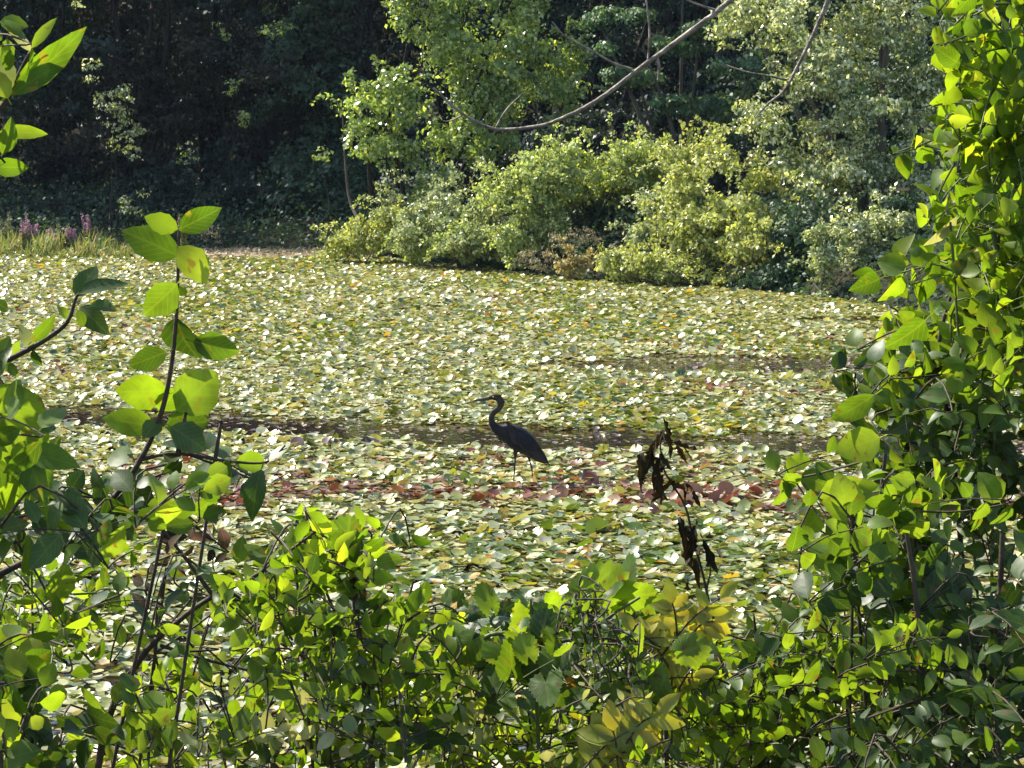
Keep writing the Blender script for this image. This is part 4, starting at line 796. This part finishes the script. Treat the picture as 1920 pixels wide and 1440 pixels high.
shrub('shrub', 'vine curtain with shade put into its dark leaves at the right edge, middle height', 1780, 4.3, T_HEART, .054, ['shaded_green', 'mid_green', 'lime', 'pale_leaf'],
      [(1690, 760, 60, 70, None, 0), (1760, 680, 80, 70, None, 1), (1740, 830, 80, 70, None, 0), (1840, 760, 90, 60, None, 0), (1880, 640, 80, 70, None, 1), (1720, 640, 40, 50, None, 1), (1800, 930, 80, 50, None, 0), (1900, 870, 60, 60, None, 0), (1660, 700, 30, 30, None, 0), (1690, 860, 50, 40, None, 1), (1820, 600, 60, 50, None, 1), (2060, 760, 120, 150, None, 1), (2080, 1000, 120, 110, None, 0), (2350, 850, 140, 160, 4.6, 1), (2400, 600, 130, 120, 4.6, 1)],
      [([(1800, 1900), (1810, 1300), (1800, 1000), (1780, 800), (1760, 650), (1800, 500)], .006, .003)], [(1735, 600, 1670, 665, 1)], dens=1.0)
shrub('sapling', 'bright lime leaved sapling hanging at the upper right edge', 1900, 4.2, T_HEART, .054, ['lime', 'mid_green', 'lime_yellow', 'pale_leaf'],
      [(1880, 90, 70, 80, None, 0), (1860, 220, 80, 60, None, 0), (1800, 280, 60, 50, None, 0), (1830, 370, 80, 60, None, 0), (1900, 420, 60, 80, None, 1), (1850, 480, 70, 50, None, 0), (1790, 120, 40, 40, None, 0), (1900, 300, 60, 70, None, 1), (1790, 500, 50, 30, None, 0), (1880, 560, 60, 40, None, 0), (1880, -30, 60, 60, None, 0), (1940, 180, 50, 120, None, 1), (2060, 120, 90, 160, None, 1), (2080, 420, 100, 150, None, 0), (2280, 250, 120, 160, 4.5, 1), (1770, 40, 30, 30, None, 0)],
      [([(1960, 1900), (1960, 1300), (1950, 900), (1900, 600), (1860, 420), (1850, 250), (1880, 60), (1900, -80)], .007, .003), ([(1880, 530), (1800, 510), (1740, 500), (1660, 520)], .003, .0012)],
      [(1650, 522, 1605, 545, 0), (1640, 510, 1600, 520, 0), (1700, 500, 1640, 490, 1), (1690, 520, 1665, 572, 0), (1725, 480, 1705, 462, 1), (1740, 515, 1728, 572, 0), (1795, 405, 1745, 472, 3, T_NARROW), (1850, 460, 1790, 510, 3, T_NARROW), (1760, 500, 1730, 470, 0)], dens=.95, twig='twig_green')

# overhanging tree: trunk out of frame at right, two bare boughs across the top, crown above
tb = W(3300, 1000, 5.6); tb[2] = float(gz(tb[0], 5.2))
ot = thing('overhanging_tree', 'bare curved boughs of a near tree hanging across the top', 'tree', tb)
mb = MB(); mb.add(*tube(smooth_pts([(0, 0, -.2), (.03, 0, 1.5), (-.05, .05, 3), (-.2, .1, 4.6)], 5), np.linspace(.13, .06, 16), 12, .04)); mb.build('trunk', M['bark'], ot)
def bough(pts, r0, r1, mat='bark_pale'):
    P = np.array([W(*p_) for p_ in pts]) - tb; Q = smooth_pts(P, 6); mb = MB(); mb.add(*tube(Q, np.linspace(r0, r1, len(Q)), 9, .05)); return mb
M['bough'] = plain_mat('bough_bark', (.07, .05, .035), (.36, .29, .22), 45, .6, .4, .8)
mb = bough([(3260, -600, 5.6), (2600, -520, 5.4), (1950, -330, 5.1), (1560, -170, 5.0), (1370, 0, 5), (1290, 62, 5), (1200, 128, 5), (1120, 188, 5), (1040, 228, 5), (985, 240, 5), (925, 241, 5), (870, 215, 5), (812, 165, 5)], .0066, .0024)
for a in (([(1185, 130, 5), (1150, 118, 5), (1110, 95, 5), (1060, 68, 5), (1035, 40, 5)], .0028, .001), ([(1232, 108, 5), (1236, 128, 5), (1234, 150, 5)], .0032, .0025), ([(930, 238, 5), (950, 205, 5), (980, 175, 5)], .002, .001), ([(1345, 20, 5), (1300, 5, 5), (1270, -10, 5)], .0024, .0015), ([(1215, 118, 5), (1218, 60, 5), (1212, 0, 5), (1210, -30, 5)], .0022, .0016),
          ([(870, 214, 5), (835, 228, 5), (800, 205, 5)], .0016, .0008)):
    P = np.array([W(*p_) for p_ in a[0]]) - tb; Q = smooth_pts(P, 4); mb.add(*tube(Q, np.linspace(a[1], a[2], len(Q)), 7, .05))
mb.build('bough', M['bough'], ot)
mb = bough([(3250, -560, 5.6), (2500, -640, 5.4), (1850, -420, 5.2), (1600, -120, 5.1), (1553, 0, 5.1), (1520, 75, 5.1), (1490, 135, 5.1), (1470, 170, 5.1), (1440, 195, 5.1), (1415, 222, 5.1)], .007, .0013)
P = np.array([W(*p_) for p_ in [(1475, 150, 5.1), (1440, 142, 5.1), (1400, 135, 5.1), (1355, 120, 5.1)]]) - tb; mb.add(*tube(smooth_pts(P, 4), np.linspace(.0025, .0012, 13), 7, .05))
mb.build('bough', M['bough'], ot)

# ------------------------------------------------------------------ haze volume added to lift the far shadows towards blue
bm = bmesh.new(); bmesh.ops.create_cube(bm, size=1); me = bpy.data.meshes.new('haze'); bm.to_mesh(me); bm.free()
hz = bpy.data.objects.new('haze', me); COL.objects.link(hz); hz.location = (0, 60, 14); hz.scale = (1300, 1700, 34)
m = bpy.data.materials.new('haze'); m.use_nodes = True; n = m.node_tree.nodes; n.clear(); out = n.new('ShaderNodeOutputMaterial')
v = n.new('ShaderNodeVolumePrincipled'); v.inputs['Color'].default_value = (.62, .78, 1, 1); v.inputs['Density'].default_value = .00007; v.inputs['Anisotropy'].default_value = .2
m.node_tree.links.new(v.outputs[0], out.inputs['Volume']); me.materials.append(m); tag(hz, 'thin bluish haze volume added over the pond to lift the far shadows', 'haze', kind='stuff')
